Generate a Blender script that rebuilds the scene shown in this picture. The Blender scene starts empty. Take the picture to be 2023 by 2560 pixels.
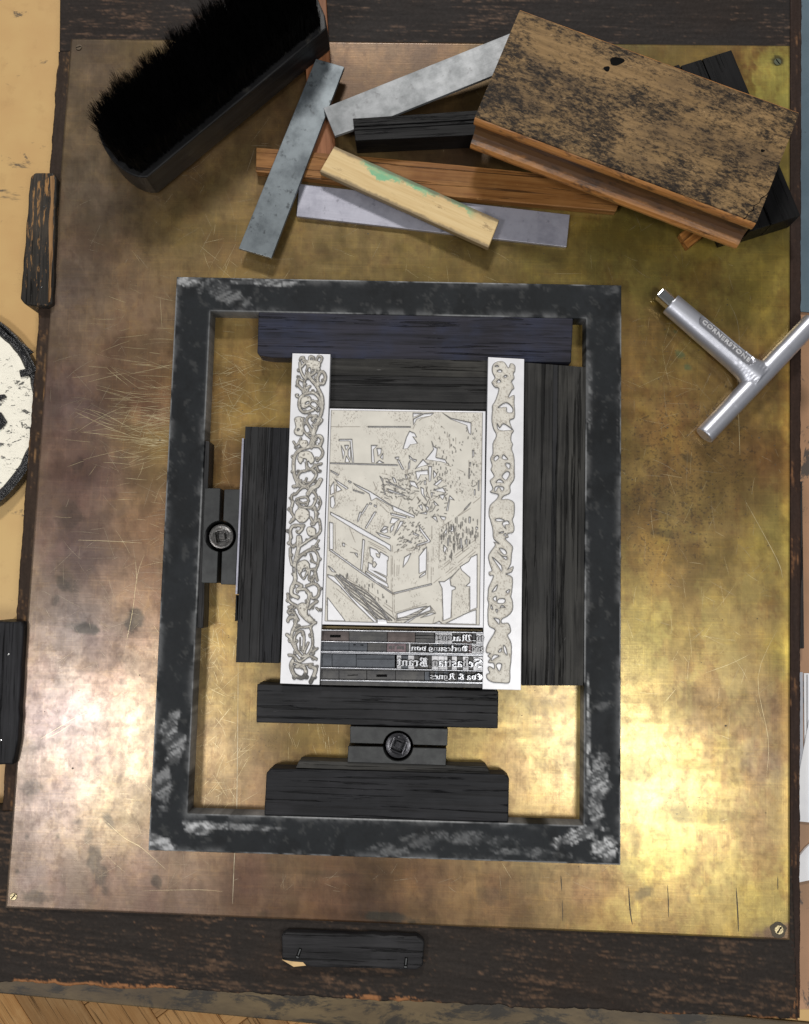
import bpy, bmesh, math, random
import numpy as np
from mathutils import Matrix, Vector
random.seed(7)
MM = 0.001
SC = bpy.context.scene
COL = SC.collection

# ------------------------------------------------------------------ camera
PS = 2023 / 1708.0
A_, B_, C_ = 0.0848397569, 0.0248252832, 0.0342971055
CX, CY, CH, FP = 13.9461743, -85.7298272, 600.0, 2100.0
def _R(a, b, c):
    ca, sa, cb, sb, cc, sc = math.cos(a), math.sin(a), math.cos(b), math.sin(b), math.cos(c), math.sin(c)
    rx = np.array([[1, 0, 0], [0, ca, -sa], [0, sa, ca]])
    ry = np.array([[cb, 0, sb], [0, 1, 0], [-sb, 0, cb]])
    rz = np.array([[cc, -sc, 0], [sc, cc, 0], [0, 0, 1]])
    return rz @ ry @ rx
RM = _R(A_, B_, C_)
CP = np.array([CX, CY, CH])
cam = bpy.data.cameras.new('camera')
cam_o = bpy.data.objects.new('camera', cam)
COL.objects.link(cam_o)
cam.sensor_fit = 'VERTICAL'; cam.sensor_height = 36.0; cam.sensor_width = 36.0
cam.lens = 36.0 * FP / 2560.0
cam.clip_start = 0.01; cam.clip_end = 50
m4 = Matrix([list(RM[i]) + [CP[i] * MM] for i in range(3)] + [[0, 0, 0, 1]])
cam_o.matrix_world = m4
SC.camera = cam_o
def U(x, y, z=0.0):
    """photo point -> point of the place (mm) at height z"""
    d = RM @ np.array([(x * PS - 1011.5) / FP, -(y * PS - 1280) / FP, -1.0])
    return CP + d * ((z - CH) / d[2])
def V(P):
    """points (N,3) in mm -> photo coordinates"""
    d = (P - CP) @ RM
    return np.stack([(1011.5 + FP * d[:, 0] / -d[:, 2]) / PS, (1280 - FP * d[:, 1] / -d[:, 2]) / PS], 1)

# ------------------------------------------------------------------ room light
SC.view_settings.view_transform = 'Standard'
SC.view_settings.look = 'None'
SC.view_settings.exposure = 0.0
SC.view_settings.gamma = 1.0
w = bpy.data.worlds.new('World'); SC.world = w; w.use_nodes = True
bg = w.node_tree.nodes['Background']
bg.inputs[0].default_value = (0.95, 0.97, 1.0, 1); bg.inputs[1].default_value = 0.17
def area(name, loc, size, size_y, power, col=(1, 1, 1)):
    l = bpy.data.lights.new(name, 'AREA'); l.shape = 'RECTANGLE'; l.size = size; l.size_y = size_y
    l.energy = power; l.color = col
    o = bpy.data.objects.new(name, l); COL.objects.link(o); o.location = loc
    d = Vector((0, 0, 0)) - Vector(loc)
    o.rotation_euler = d.to_track_quat('-Z', 'Y').to_euler()
    return o
area('ceiling_lamp', (-0.80, -0.50, 1.55), 0.28, 0.28, 10, (1.0, 0.98, 0.97))
area('ceiling_lamp', (0.50, -0.50, 1.55), 0.18, 0.50, 10, (1.0, 0.985, 0.95))
area('ceiling_lamp', (-0.25, 2.5, 2.2), 0.6, 0.3, 62, (1.0, 0.97, 0.93))
SC.cycles.max_bounces = 6
SC.cycles.use_denoising = True

# ------------------------------------------------------------------ numpy noise
def vn(x, y, seed):
    r = np.random.RandomState(seed); T = r.rand(256, 256)
    xi = np.floor(x).astype(int); yi = np.floor(y).astype(int)
    fx = x - xi; fy = y - yi
    fx = fx * fx * (3 - 2 * fx); fy = fy * fy * (3 - 2 * fy)
    a = T[xi % 256, yi % 256]; b = T[(xi + 1) % 256, yi % 256]
    c = T[xi % 256, (yi + 1) % 256]; d = T[(xi + 1) % 256, (yi + 1) % 256]
    return (a * (1 - fx) + b * fx) * (1 - fy) + (c * (1 - fx) + d * fx) * fy
def fbm(x, y, sx, sy, seed, oct=5, gain=0.55):
    s = 0; a = 1; t = 0
    for i in range(oct):
        s = s + a * vn(x / sx * 2 ** i + 17.3 * i, y / sy * 2 ** i + 5.1 * i, seed + i); t += a; a *= gain
    return s / t
def sst(e0, e1, x):
    t = np.clip((x - e0) / (e1 - e0), 0, 1); return t * t * (3 - 2 * t)
def lin(c):
    c = np.asarray(c, float) / 255.0
    return np.where(c <= 0.04045, c / 12.92, ((c + 0.055) / 1.055) ** 2.4)
def L3(r, g, b): return tuple(lin((r, g, b)))
def segd(X, Y, pts, lim=1e9, closed=False):
    D = np.full(X.shape, 1e6)
    n = len(pts)
    for i in range(n if closed else n - 1):
        x0, y0 = pts[i]; x1, y1 = pts[(i + 1) % n]
        if lim < 1e8:
            m = (X > min(x0, x1) - lim) & (X < max(x0, x1) + lim) & (Y > min(y0, y1) - lim) & (Y < max(y0, y1) + lim)
        else: m = np.ones(X.shape, bool)
        if not m.any(): continue
        xx = X[m]; yy = Y[m]; dx, dy = x1 - x0, y1 - y0; L = dx * dx + dy * dy + 1e-9
        t = np.clip(((xx - x0) * dx + (yy - y0) * dy) / L, 0, 1)
        D[m] = np.minimum(D[m], np.hypot(xx - x0 - t * dx, yy - y0 - t * dy))
    return D
def polysd(X, Y, pts, lim=8):
    """signed distance: negative inside"""
    ax = np.array(pts, float)
    D = segd(X, Y, pts, lim, True)
    m = (X > ax[:, 0].min()) & (X < ax[:, 0].max()) & (Y > ax[:, 1].min()) & (Y < ax[:, 1].max())
    xx, yy = X[m], Y[m]; ins = np.zeros(xx.shape, bool)
    n = len(pts)
    for i in range(n):
        x0, y0 = pts[i]; x1, y1 = pts[(i + 1) % n]
        if y0 == y1: continue
        c = ((y0 > yy) != (y1 > yy)) & (xx < (x1 - x0) * (yy - y0) / (y1 - y0) + x0)
        ins ^= c
    full = np.zeros(X.shape, bool); full[m] = ins
    D = np.minimum(D, 50)
    return np.where(full, -D, D)
def smooth(pts, n=6, closed=False):
    out = []; P = [tuple(p) for p in pts]; k = len(P)
    rng = range(k if closed else k - 1)
    for i in rng:
        g = (lambda j: P[j % k]) if closed else (lambda j: P[max(0, min(k - 1, j))])
        p0, p1, p2, p3 = [np.array(g(j), float) for j in (i - 1, i, i + 1, i + 2)]
        for s in range(n):
            t = s / n
            out.append(tuple(0.5 * ((2 * p1) + (p2 - p0) * t + (2 * p0 - 5 * p1 + 4 * p2 - p3) * t * t + (3 * p1 - p0 - 3 * p2 + p3) * t ** 3)))
    if not closed: out.append(P[-1])
    return out

# ------------------------------------------------------------------ node materials
class NB:
    def __init__(s, name):
        s.m = bpy.data.materials.new(name); s.m.use_nodes = True
        s.t = s.m.node_tree; s.n = s.t.nodes; s.l = s.t.links
        s.b = s.n['Principled BSDF']
        tc = s.n.new('ShaderNodeTexCoord'); s.co = tc.outputs['Object']
        oi = s.n.new('ShaderNodeObjectInfo'); s.rnd = s.mul(oi.outputs['Random'], 37.0)
    def put(s, sock, v):
        if hasattr(v, 'is_linked') or isinstance(v, bpy.types.NodeSocket): s.l.new(v, sock)
        elif isinstance(v, (tuple, list)) and len(v) == 3 and sock.type == 'RGBA': sock.default_value = (*v, 1)
        else: sock.default_value = v
    def math(s, op, a, b=0.0, clamp=False):
        n = s.n.new('ShaderNodeMath'); n.operation = op; n.use_clamp = clamp
        s.put(n.inputs[0], a); s.put(n.inputs[1], b); return n.outputs[0]
    def mul(s, a, b): return s.math('MULTIPLY', a, b)
    def add(s, a, b): return s.math('ADD', a, b)
    def noise(s, sx, sy, sz=None, det=4, rough=0.6, dist=0.0, off=0.0):
        sz = sy if sz is None else sz
        mp = s.n.new('ShaderNodeMapping'); s.l.new(s.co, mp.inputs[0]); mp.inputs['Scale'].default_value = (sx, sy, sz)
        n = s.n.new('ShaderNodeTexNoise'); n.noise_dimensions = '4D'; s.l.new(mp.outputs[0], n.inputs['Vector'])
        s.put(n.inputs['W'], s.add(s.rnd, off)); n.inputs['Scale'].default_value = 1.0
        n.inputs['Detail'].default_value = det; n.inputs['Roughness'].default_value = rough; n.inputs['Distortion'].default_value = dist
        return n.outputs['Fac']
    def step(s, v, a, b, lo=0.0, hi=1.0):
        n = s.n.new('ShaderNodeMapRange'); n.interpolation_type = 'SMOOTHSTEP'
        s.put(n.inputs[0], v); n.inputs[1].default_value = a; n.inputs[2].default_value = b
        n.inputs[3].default_value = lo; n.inputs[4].default_value = hi; return n.outputs[0]
    def mix(s, f, a, b, mode='MIX'):
        n = s.n.new('ShaderNodeMix'); n.data_type = 'RGBA'; n.blend_type = mode
        s.put(n.inputs[0], f); s.put(n.inputs[6], a); s.put(n.inputs[7], b); return n.outputs[2]
    def attr(s, name):
        n = s.n.new('ShaderNodeAttribute'); n.attribute_name = name; return n
    def sep(s, v):
        n = s.n.new('ShaderNodeSeparateColor'); s.l.new(v, n.inputs[0]); return n.outputs
    def bump(s, h, dist, strength=1.0):
        n = s.n.new('ShaderNodeBump'); n.inputs['Distance'].default_value = dist; n.inputs['Strength'].default_value = strength
        s.l.new(h, n.inputs['Height']); s.l.new(n.outputs[0], s.b.inputs['Normal'])
    def out(s, col=None, rough=None, metal=None, spec=None, **k):
        if col is not None: s.put(s.b.inputs['Base Color'], col)
        if rough is not None: s.put(s.b.inputs['Roughness'], rough)
        if metal is not None: s.put(s.b.inputs['Metallic'], metal)
        if spec is not None: s.put(s.b.inputs['Specular IOR Level'], spec)
        return s.m
def wood(name, base, dark, light, grain=1.0, wear=0.0, wearcol=(.4, .2, .08), rough=0.5, bump=0.00035, pores=0.6, spec=.16):
    s = NB(name)
    g1 = s.noise(9 * grain, 260, 260, 5, .65, .6)
    g2 = s.noise(28 * grain, 900, 900, 3, .6, 0, 3.0)
    blot = s.noise(26, 40, 40, 4, .6, 0, 7.0)
    c = s.mix(s.step(g1, .35, .68), dark, base)
    c = s.mix(s.step(blot, .42, .75, 0, .7), c, light)
    pore = s.step(g2, .56, .66)
    crack = s.step(s.noise(8 * grain, 300, 300, 4, .6, 1.2, 11.0), .575, .625)
    c = s.mix(s.mul(pore, pores), c, tuple(x * .35 for x in dark))
    c = s.mix(s.mul(crack, .78), c, tuple(x * .2 for x in dark))
    tone = s.n.new('ShaderNodeObjectInfo').outputs['Random']
    c = s.mix(1.0, c, s.mix(tone, (.72, .72, .76), (1.30, 1.26, 1.18)), 'MULTIPLY')
    if wear:
        wm = s.step(s.add(s.noise(60, 420, 420, 5, .75, .5, 19.0), s.mul(blot, .25)), .80 - wear, .90 - wear)
        c = s.mix(wm, c, wearcol)
    scf = s.step(s.noise(110, 420, 420, 5, .78, .6, 23.0), .655, .70)
    c = s.mix(s.mul(scf, .30), c, tuple(min(1, x * 2.6 + .03) for x in light))
    h = s.math('SUBTRACT', s.add(s.mul(g1, .5), s.mul(g2, .3)), s.mul(crack, 1.2))
    s.bump(h, bump)
    return s.out(c, s.add(s.mul(g2, .25), rough - .12), 0.0, spec)
def metal(name, base, alt, rough=.35, metallic=.9, scale=60, stain=.5, staincol=(.05, .05, .05), scr=.0002):
    s = NB(name)
    n1 = s.noise(scale, scale, scale, 5, .65)
    n2 = s.noise(30, 900, 900, 3, .6, 0, 5.0)
    n3 = s.noise(scale * 3, scale * 3, scale * 3, 4, .6, 0, 9.0)
    c = s.mix(s.step(n1, .35, .7), base, alt)
    c = s.mix(s.step(n3, .58, .72, 0, stain), c, staincol)
    s.bump(s.add(s.mul(n2, .4), s.mul(n3, .4)), scr)
    return s.out(c, s.add(s.mul(n1, .25), rough - .12), metallic)
def flat(name, c, rough=.5, metallic=0.0, c2=None, scale=200, bump=0.0001, spec=.5):
    s = NB(name)
    n = s.noise(scale, scale, scale, 4)
    s.bump(n, bump)
    return s.out(s.mix(s.step(n, .4, .65), c, c2 or tuple(x * .7 for x in c)), rough, metallic, spec)

black_wood = wood('blackened_hardwood', (.019, .020, .022), (.010, .010, .011), (.034, .034, .037), bump=.0003, rough=.5)
black_wood_coarse = wood('blackened_open_grain_oak', (.034, .034, .033), (.012, .012, .012), (.052, .051, .048), grain=.9, bump=.0006, rough=.55)
blue_wood = wood('blue_black_hardwood', (.030, .030, .044), (.012, .012, .016), (.026, .034, .068), bump=.00025, rough=.5)
deep_wood = wood('deep_black_wood', (.0055, .0055, .006), (.002, .002, .0025), (.009, .009, .010), bump=.0002, rough=.5)
orange_wood = wood('oiled_orange_wood', (.36, .165, .048), (.20, .080, .020), (.42, .22, .075), bump=.0002, pores=.4, rough=.45)
pink_wood = wood('pinkish_orange_wood', (.34, .145, .065), (.21, .08, .032), (.38, .19, .10), bump=.0002, pores=.3, rough=.5)
floor_wood = wood('parquet_wood', (.62, .36, .15), (.52, .28, .11), (.68, .42, .19), grain=.5, bump=.0002, pores=.3, rough=.4)
cleat_wood = wood('worn_black_cleat_wood', (.030, .028, .027), (.012, .011, .010), (.06, .05, .04), wear=.12, wearcol=(.30, .16, .06), bump=.0004)
cleat_black = wood('black_cleat_wood', (.020, .020, .022), (.008, .008, .009), (.03, .03, .033), bump=.0004)
raw_wood = flat('bare_chipped_wood', (.62, .42, .20), .7)
lead = metal('type_metal', (.52, .53, .56), (.36, .37, .40), .36, .85, 180, .35, (.10, .10, .11))
lead_dark = metal('tarnished_type_metal', (.085, .083, .080), (.055, .055, .058), .45, .6, 150, .3, (.02, .02, .02))
lead_brown = metal('brown_tarnished_type_metal', (.105, .085, .080), (.065, .052, .050), .5, .5, 150, .3, (.02, .02, .02))
lead_blue = metal('bluish_tarnished_type_metal', (.080, .088, .100), (.055, .060, .070), .42, .6, 150, .3, (.02, .02, .02))
lead_white = flat('bright_type_metal', (.62, .62, .64), .35, .25)
lead_pink = flat('ink_pink_type_metal', (.17, .12, .13), .45, .3, (.09, .065, .07), 400)
face_metal = metal('worn_type_face_metal', (.66, .67, .70), (.46, .47, .50), .3, .8, 300, .3, (.15, .15, .15))
face_grey = metal('inky_type_face_metal', (.34, .34, .35), (.22, .22, .23), .35, .6, 300, .4, (.06, .06, .06))
steel_blue = metal('blued_steel', (.17, .195, .21), (.075, .088, .098), .42, .5, 55, .9, (.04, .045, .05), .0001)
steel_light = metal('light_zinc', (.26, .27, .28), (.15, .16, .165), .5, .35, 60, .6, (.10, .10, .105), .0001)
lead_strip = metal('lavender_lead', (.38, .38, .44), (.25, .25, .30), .42, .45, 60, .7, (.14, .14, .17), .0001)
quoin_iron = metal('dark_quoin_iron', (.045, .047, .047), (.030, .031, .032), .45, .55, 130, .4, (.02, .02, .02), .0001)
cam_iron = metal('black_cam_iron', (.045, .045, .05), (.02, .02, .023), .30, .7, 300, .6, (.015, .015, .016), .0002)
cam_rust = metal('worn_rusty_cam_iron', (.13, .125, .12), (.045, .045, .045), .32, .75, 260, .6, (.10, .05, .02), .0002)
void_black = flat('shade_and_line_black', (.003, .003, .003), .8, spec=.08)  # puts the shade of holes, slots and cracks into colour; also a ruled line
alu = metal('cast_aluminium', (.50, .51, .56), (.42, .43, .48), .40, .80, 220, .2, (.35, .35, .38), .00006)
alu_rough = metal('sand_cast_aluminium', (.26, .26, .28), (.20, .20, .22), .55, .5, 600, .3, (.25, .25, .25), .00012)
chrome = metal('chromed_steel', (.62, .62, .60), (.5, .5, .48), .14, 1.0, 200, .15, (.3, .3, .3), .00003)
screw_brass = metal('brass_screw', (.52, .44, .26), (.34, .28, .17), .3, .9, 300, .4, (.08, .06, .03))
scratch_mat = flat('bright_scratched_brass', (.66, .56, .34), .36, .6, (.46, .37, .20), 160)
scratch_dull = flat('pale_scratched_brass', (.44, .38, .27), .42, .5, (.30, .25, .16), 160)
zinc_side = metal('zinc_plate_edge', (.74, .75, .78), (.62, .63, .66), .4, .3, 100, .2, (.4, .4, .4))
bristle_mat = flat('black_bristle', (.002, .002, .0022), .6, spec=.12)
paper_white = flat('white_paper', (.80, .80, .82), .7, 0, (.74, .74, .77), 30)
grey_sheet = flat('grey_sheet', (.42, .43, .47), .6, 0, (.36, .37, .4), 40)
def brush_wood_mat():
    s = NB('black_lacquered_wood')
    g = s.noise(14, 260, 260, 4, .6, .4); b = s.noise(90, 90, 90, 4, .6, 0, 4)
    c = s.mix(s.step(g, .35, .7), (.006, .006, .0065), (.015, .015, .016))
    c = s.mix(s.step(b, .60, .75, 0, .35), c, (.09, .085, .07))
    s.bump(s.add(g, s.mul(b, .5)), .00015)
    return s.out(c, .42, 0, .3)
brush_wood = brush_wood_mat()
def block_mat():
    s = NB('ink_stained_block_wood')
    big = s.noise(22, 32, 32, 5, .7); mid = s.noise(70, 160, 160, 6, .8, .4, 3)
    fine = s.noise(260, 620, 620, 6, .8, .3, 5); gr = s.noise(18, 500, 500, 4, .6, 0, 9)
    c = s.mix(s.step(gr, .3, .7), (.285, .180, .082), (.185, .115, .050))
    c = s.mix(s.step(big, .4, .7, 0, .55), c, (.17, .115, .062))
    c = s.mix(s.step(s.noise(14, 40, 40, 5, .7, .5, 27), .46, .70, 0, .72), c, (.060, .042, .028))
    xyz = s.n.new('ShaderNodeSeparateXYZ'); s.l.new(s.co, xyz.inputs[0])
    ax_ = s.step(s.math('ABSOLUTE', xyz.outputs[0]), .076, .096); ay_ = s.step(s.math('ABSOLUTE', xyz.outputs[1]), .028, .039)
    eg = s.mul(s.math('MAXIMUM', ax_, ay_), .034)
    ink = s.step(s.add(eg, s.add(s.mul(fine, .56), s.add(s.mul(big, .42), s.mul(mid, .34)))), .615, .755)
    c = s.mix(s.mul(ink, .95), c, (.008, .0075, .008))
    c = s.mix(s.step(s.noise(120, 300, 300, 4, .7, 0, 13), .64, .72, 0, .6), c, (.45, .30, .16))
    s.bump(s.add(s.mul(fine, .7), s.mul(gr, .6)), .0004)
    return s.out(c, .6, 0, .15)
block_top = block_mat()
def moulding_mat():
    s = NB('rubbed_moulding_wood')
    gr = s.noise(16, 420, 420, 4, .6); n = s.noise(40, 120, 120, 5, .75, .3, 5)
    c = s.mix(s.step(gr, .3, .7), (.50, .225, .065), (.32, .13, .035))
    c = s.mix(s.step(n, .50, .63, 0, .75), c, (.045, .024, .014))
    # shade of the moulding's hollow painted dark into the wood colour
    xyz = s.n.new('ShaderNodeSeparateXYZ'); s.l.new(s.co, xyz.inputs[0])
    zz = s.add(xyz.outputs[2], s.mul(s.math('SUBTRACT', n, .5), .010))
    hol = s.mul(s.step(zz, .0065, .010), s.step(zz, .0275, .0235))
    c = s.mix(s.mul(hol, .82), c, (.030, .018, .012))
    s.bump(gr, .0002)
    return s.out(c, .38, 0, .5)
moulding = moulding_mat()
def pale_mat():
    s = NB('pale_wood_with_green_paint')
    gr = s.noise(20, 420, 420, 4, .65); n = s.noise(80, 260, 260, 5, .7, 0, 5)
    xyz = s.n.new('ShaderNodeSeparateXYZ'); s.l.new(s.co, xyz.inputs[0])
    c = s.mix(s.step(gr, .35, .7), (.63, .47, .235), (.54, .38, .17))
    c = s.mix(s.step(n, .60, .70, 0, .8), c, (.22, .14, .06))
    # a smear of green paint along the upper long edge
    edge = s.add(s.mul(xyz.outputs[1], -1.0), s.mul(s.math('SUBTRACT', s.noise(60, 60, 60, 5, .7, 0, 8), .5), .030))
    px_ = s.mul(xyz.outputs[0], -1.0); gx = s.math('ABSOLUTE', s.add(px_, .024))
    lim = s.math('SUBTRACT', edge, s.mul(s.math('MINIMUM', s.mul(gx, .5), .0075), 1.0))
    g = s.mul(s.step(lim, -.0010, .0018), s.mul(s.step(px_, -.046, -.040), s.step(px_, .052, .040)))
    c = s.mix(s.mul(g, s.step(n, .70, .45, .5, .95)), c, (.15, .40, .22))
    ed = s.math('MAXIMUM', s.math('SUBTRACT', s.math('ABSOLUTE', xyz.outputs[0]), .0415), s.math('SUBTRACT', s.math('ABSOLUTE', xyz.outputs[1]), -.0012))
    gm = s.step(s.add(s.math('SUBTRACT', s.math('ABSOLUTE', xyz.outputs[1]), 0.0), s.mul(s.noise(140, 140, 140, 5, .7, 0, 15), .0045)), .0100, .0122)
    c = s.mix(s.mul(gm, .75), c, (.10, .07, .04))
    s.bump(s.add(gr, n), .0002)
    return s.out(c, .6)
pale_wood = pale_mat()
def table_mat():
    s = NB('stained_tan_table')
    big = s.noise(7, 9, 9, 4, .6); n = s.noise(18, 34, 34, 6, .72, .8, 4); f = s.noise(90, 90, 90, 4, .6, 0, 8)
    c = s.mix(s.step(big, .35, .65), (.56, .38, .16), (.50, .31, .13))
    c = s.mix(s.step(f, .55, .75, 0, .35), c, (.40, .24, .10))
    c = s.mix(s.step(n, .575, .64, 0, .85), c, (.055, .052, .05))
    s.bump(f, .0001)
    return s.out(c, .42, 0, .3)
table_tan = table_mat()
def table_brown_mat():
    s = NB('inky_brown_table_edge')
    big = s.noise(7, 22, 22, 5, .7); n = s.noise(22, 60, 60, 6, .75, .8, 4)
    c = s.mix(s.step(big, .30, .60), (.20, .14, .065), (.085, .058, .028))
    c = s.mix(s.step(n, .47, .58, 0, .9), c, (.022, .019, .015))
    s.bump(n, .0001)
    return s.out(c, .42)
table_brown = table_brown_mat()
def table_pink_mat():
    s = NB('inky_pinkish_board')
    n = s.noise(22, 30, 30, 6, .75, .8, 4); big = s.noise(9, 9, 9)
    c = s.mix(s.step(big, .4, .6), (.40, .22, .12), (.30, .17, .09))
    c = s.mix(s.step(n, .54, .60, 0, .9), c, (.045, .042, .04))
    return s.out(c, .5)
table_pink = table_pink_mat()
def slate_mat():
    s = NB('blue_grey_sheet')
    n = s.noise(16, 16, 16, 5, .6, .5); f = s.noise(60, 60, 60, 5, .7, 0, 6)
    c = s.mix(s.step(n, .35, .65), (.07, .11, .14), (.10, .15, .185))
    c = s.mix(s.step(f, .62, .68, 0, .8), c, (.03, .035, .04))
    return s.out(c, .6)
slate = slate_mat()
def pot_mat():
    s = NB('cracked_white_ink_skin')
    n = s.noise(28, 60, 28, 6, .75, .9); f = s.noise(90, 160, 90, 5, .75, .6, 6)
    c = s.mix(s.step(f, .57, .61, 0, .9), (.86, .82, .70), (.02, .02, .02))
    c = s.mix(s.step(n, .60, .63), c, (.012, .012, .013))
    s.bump(s.add(n, f), .0012)
    return s.out(c, .45)
pot_white = pot_mat()
def pot_rim_mat():
    s = NB('tarry_black_ink')
    n = s.noise(160, 160, 160, 5, .7, .5)
    s.bump(n, .002)
    return s.out((.006, .006, .007), .25)
tar = pot_rim_mat()
def attr_mat(name, metallic, rough0, spots=True, kind='brass'):
    s = NB(name)
    a = s.attr('Col').outputs['Color']; b = s.sep(s.attr('Aux').outputs['Color'])
    fine = s.noise(420, 420, 420, 4, .7); mid = s.noise(95, 95, 95, 5, .65, 0, 4)
    c = a
    if kind == 'brass':
        hl = s.noise(900, 26, 26, 3, .6, 0, 14); vl = s.noise(26, 900, 26, 3, .6, 0, 18)
        c = s.mix(s.step(mid, .35, .70, 0, .34), c, s.mix(1.0, c, (.62, .52, .46), 'MULTIPLY'))
        c = s.mix(s.step(vl, .52, .66, 0, .20), c, s.mix(1.0, c, (1.7, 1.6, 1.3), 'MULTIPLY'))
        c = s.mix(s.step(hl, .54, .68, 0, .20), c, s.mix(1.0, c, (1.7, 1.6, 1.3), 'MULTIPLY'))
        pa = s.noise(150, 120, 150, 6, .72, .5, 31); pb_ = s.noise(60, 75, 60, 6, .75, .7, 35)
        c = s.mix(s.step(pa, .48, .62, 0, .34), c, s.mix(1.0, c, (.52, .42, .42), 'MULTIPLY'))
        c = s.mix(s.step(pb_, .50, .62, 0, .30), c, s.mix(1.0, c, (1.35, 1.30, 1.0), 'MULTIPLY'))
        pit = s.step(s.add(s.noise(420, 520, 420, 4, .7, 0, 21), s.mul(b[0], .16)), .69, .74)
        c = s.mix(s.mul(pit, .55), c, (.05, .035, .022))
        c = s.mix(s.step(fine, .35, .75, 0, .25), c, s.mix(1.0, c, (.6, .6, .6), 'MULTIPLY'))
        r = s.add(b[1], s.add(s.mul(mid, .14), s.add(s.mul(fine, .10), s.mul(s.step(pa, .45, .62), .035))))
        m = b[2]
        s.b.inputs['Coat Weight'].default_value = .16; s.b.inputs['Coat Roughness'].default_value = .17
        s.bump(s.add(s.mul(hl, .4), s.add(s.mul(vl, .4), s.mul(fine, .4))), .00006)
    elif kind == 'steel':
        sc1 = s.noise(60, 900, 60, 4, .7, .3, 4)
        c = s.mix(s.step(fine, .4, .7, 0, .35), c, s.mix(1.0, c, (.5, .5, .5), 'MULTIPLY'))
        r = s.add(b[1], s.mul(mid, .2)); m = b[2]; s.b.inputs['Specular IOR Level'].default_value = .22
        s.bump(s.add(s.mul(fine, .5), s.mul(sc1, .5)), .0001)
    elif kind == 'wood':
        r = s.add(b[1], s.mul(fine, .15)); m = 0.0
        c = s.mix(s.step(fine, .35, .7, 0, .35), c, s.mix(1.0, c, (.4, .4, .4), 'MULTIPLY'))
        s.b.inputs['Specular IOR Level'].default_value = .14
        s.bump(s.add(mid, fine), .0003)
    else:
        r = s.add(b[1], s.mul(fine, .05)); m = b[2]
        s.bump(fine, .00004)
    return s.out(c, r, m)
brass_mat = attr_mat('patinated_brass', .8, .3)
steel_mat = attr_mat('inky_worn_steel', .7, .3, kind='steel')
rail_mat = attr_mat('worn_inky_oak', 0, .5, kind='wood')
relief_mat = attr_mat('etched_zinc', 0, .5, kind='relief')

# ------------------------------------------------------------------ object helpers
def basis(o):
    m = Matrix.Translation(o.location) @ o.rotation_euler.to_matrix().to_4x4()
    return (basis(o.parent) @ o.matrix_parent_inverse @ m) if o.parent else m
def link(o, parent=None):
    COL.objects.link(o)
    if parent:
        o.parent = parent; o.matrix_parent_inverse = basis(parent).inverted()
    return o
def tag(o, label=None, cat=None, group=None, kind=None):
    if label: o['label'] = label
    if cat: o['category'] = cat
    if group: o['group'] = group
    if kind: o['kind'] = kind
    return o
def thing(name, P, label, cat, group=None):
    o = bpy.data.objects.new(name, None); o.empty_display_size = .01
    o.location = Vector([float(v) * MM for v in P]); link(o)
    return tag(o, label, cat, group)
def mesh_obj(name, verts, faces, mat, parent=None, origin=None, ang=0.0, bevel=0.0, smoothf=False, seg=2):
    """verts in mm, place coordinates; stored relative to origin, turned by ang"""
    Vt = np.array(verts, float)
    if origin is None:
        origin = np.array([Vt[:, 0].mean(), Vt[:, 1].mean(), Vt[:, 2].min()])
    c, s = math.cos(-ang), math.sin(-ang)
    Q = Vt - origin
    Q = np.stack([Q[:, 0] * c - Q[:, 1] * s, Q[:, 0] * s + Q[:, 1] * c, Q[:, 2]], 1) * MM
    me = bpy.data.meshes.new(name)
    me.from_pydata(Q.tolist(), [], faces)
    me.materials.append(mat)
    if smoothf: me.polygons.foreach_set('use_smooth', [True] * len(me.polygons))
    me.update()
    o = bpy.data.objects.new(name, me)
    o.location = Vector(origin) * MM; o.rotation_euler = (0, 0, ang)
    link(o, parent)
    if bevel:
        b = o.modifiers.new('edge', 'BEVEL'); b.width = bevel * MM; b.segments = seg; b.limit_method = 'ANGLE'; b.angle_limit = math.radians(40)
        b.use_clamp_overlap = True
    return o
def prism(name, top, bot, mat, parent=None, ang=None, bevel=.35, seg=2):
    """top/bot: equal-length lists of 3D points, counted the same way round"""
    n = len(top); T = np.array(top, float); B = np.array(bot, float)
    a = 0
    for i in range(n): a += T[i][0] * T[(i + 1) % n][1] - T[(i + 1) % n][0] * T[i][1]
    if a < 0: T = T[::-1]; B = B[::-1]
    if ang is None:
        k = max(range(n), key=lambda i: np.hypot(*(T[(i + 1) % n] - T[i])[:2]))
        d = T[(k + 1) % n] - T[k]; ang = math.atan2(d[1], d[0])
    f = [list(range(n)), list(range(2 * n - 1, n - 1, -1))]
    f += [[i, n + i, n + (i + 1) % n, (i + 1) % n] for i in range(n)]
    f = [f[0], f[1]] + [q for q in f[2:]]
    return mesh_obj(name, np.vstack([T, B]).tolist(), f, mat, parent, None, ang, bevel, seg=seg)
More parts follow.
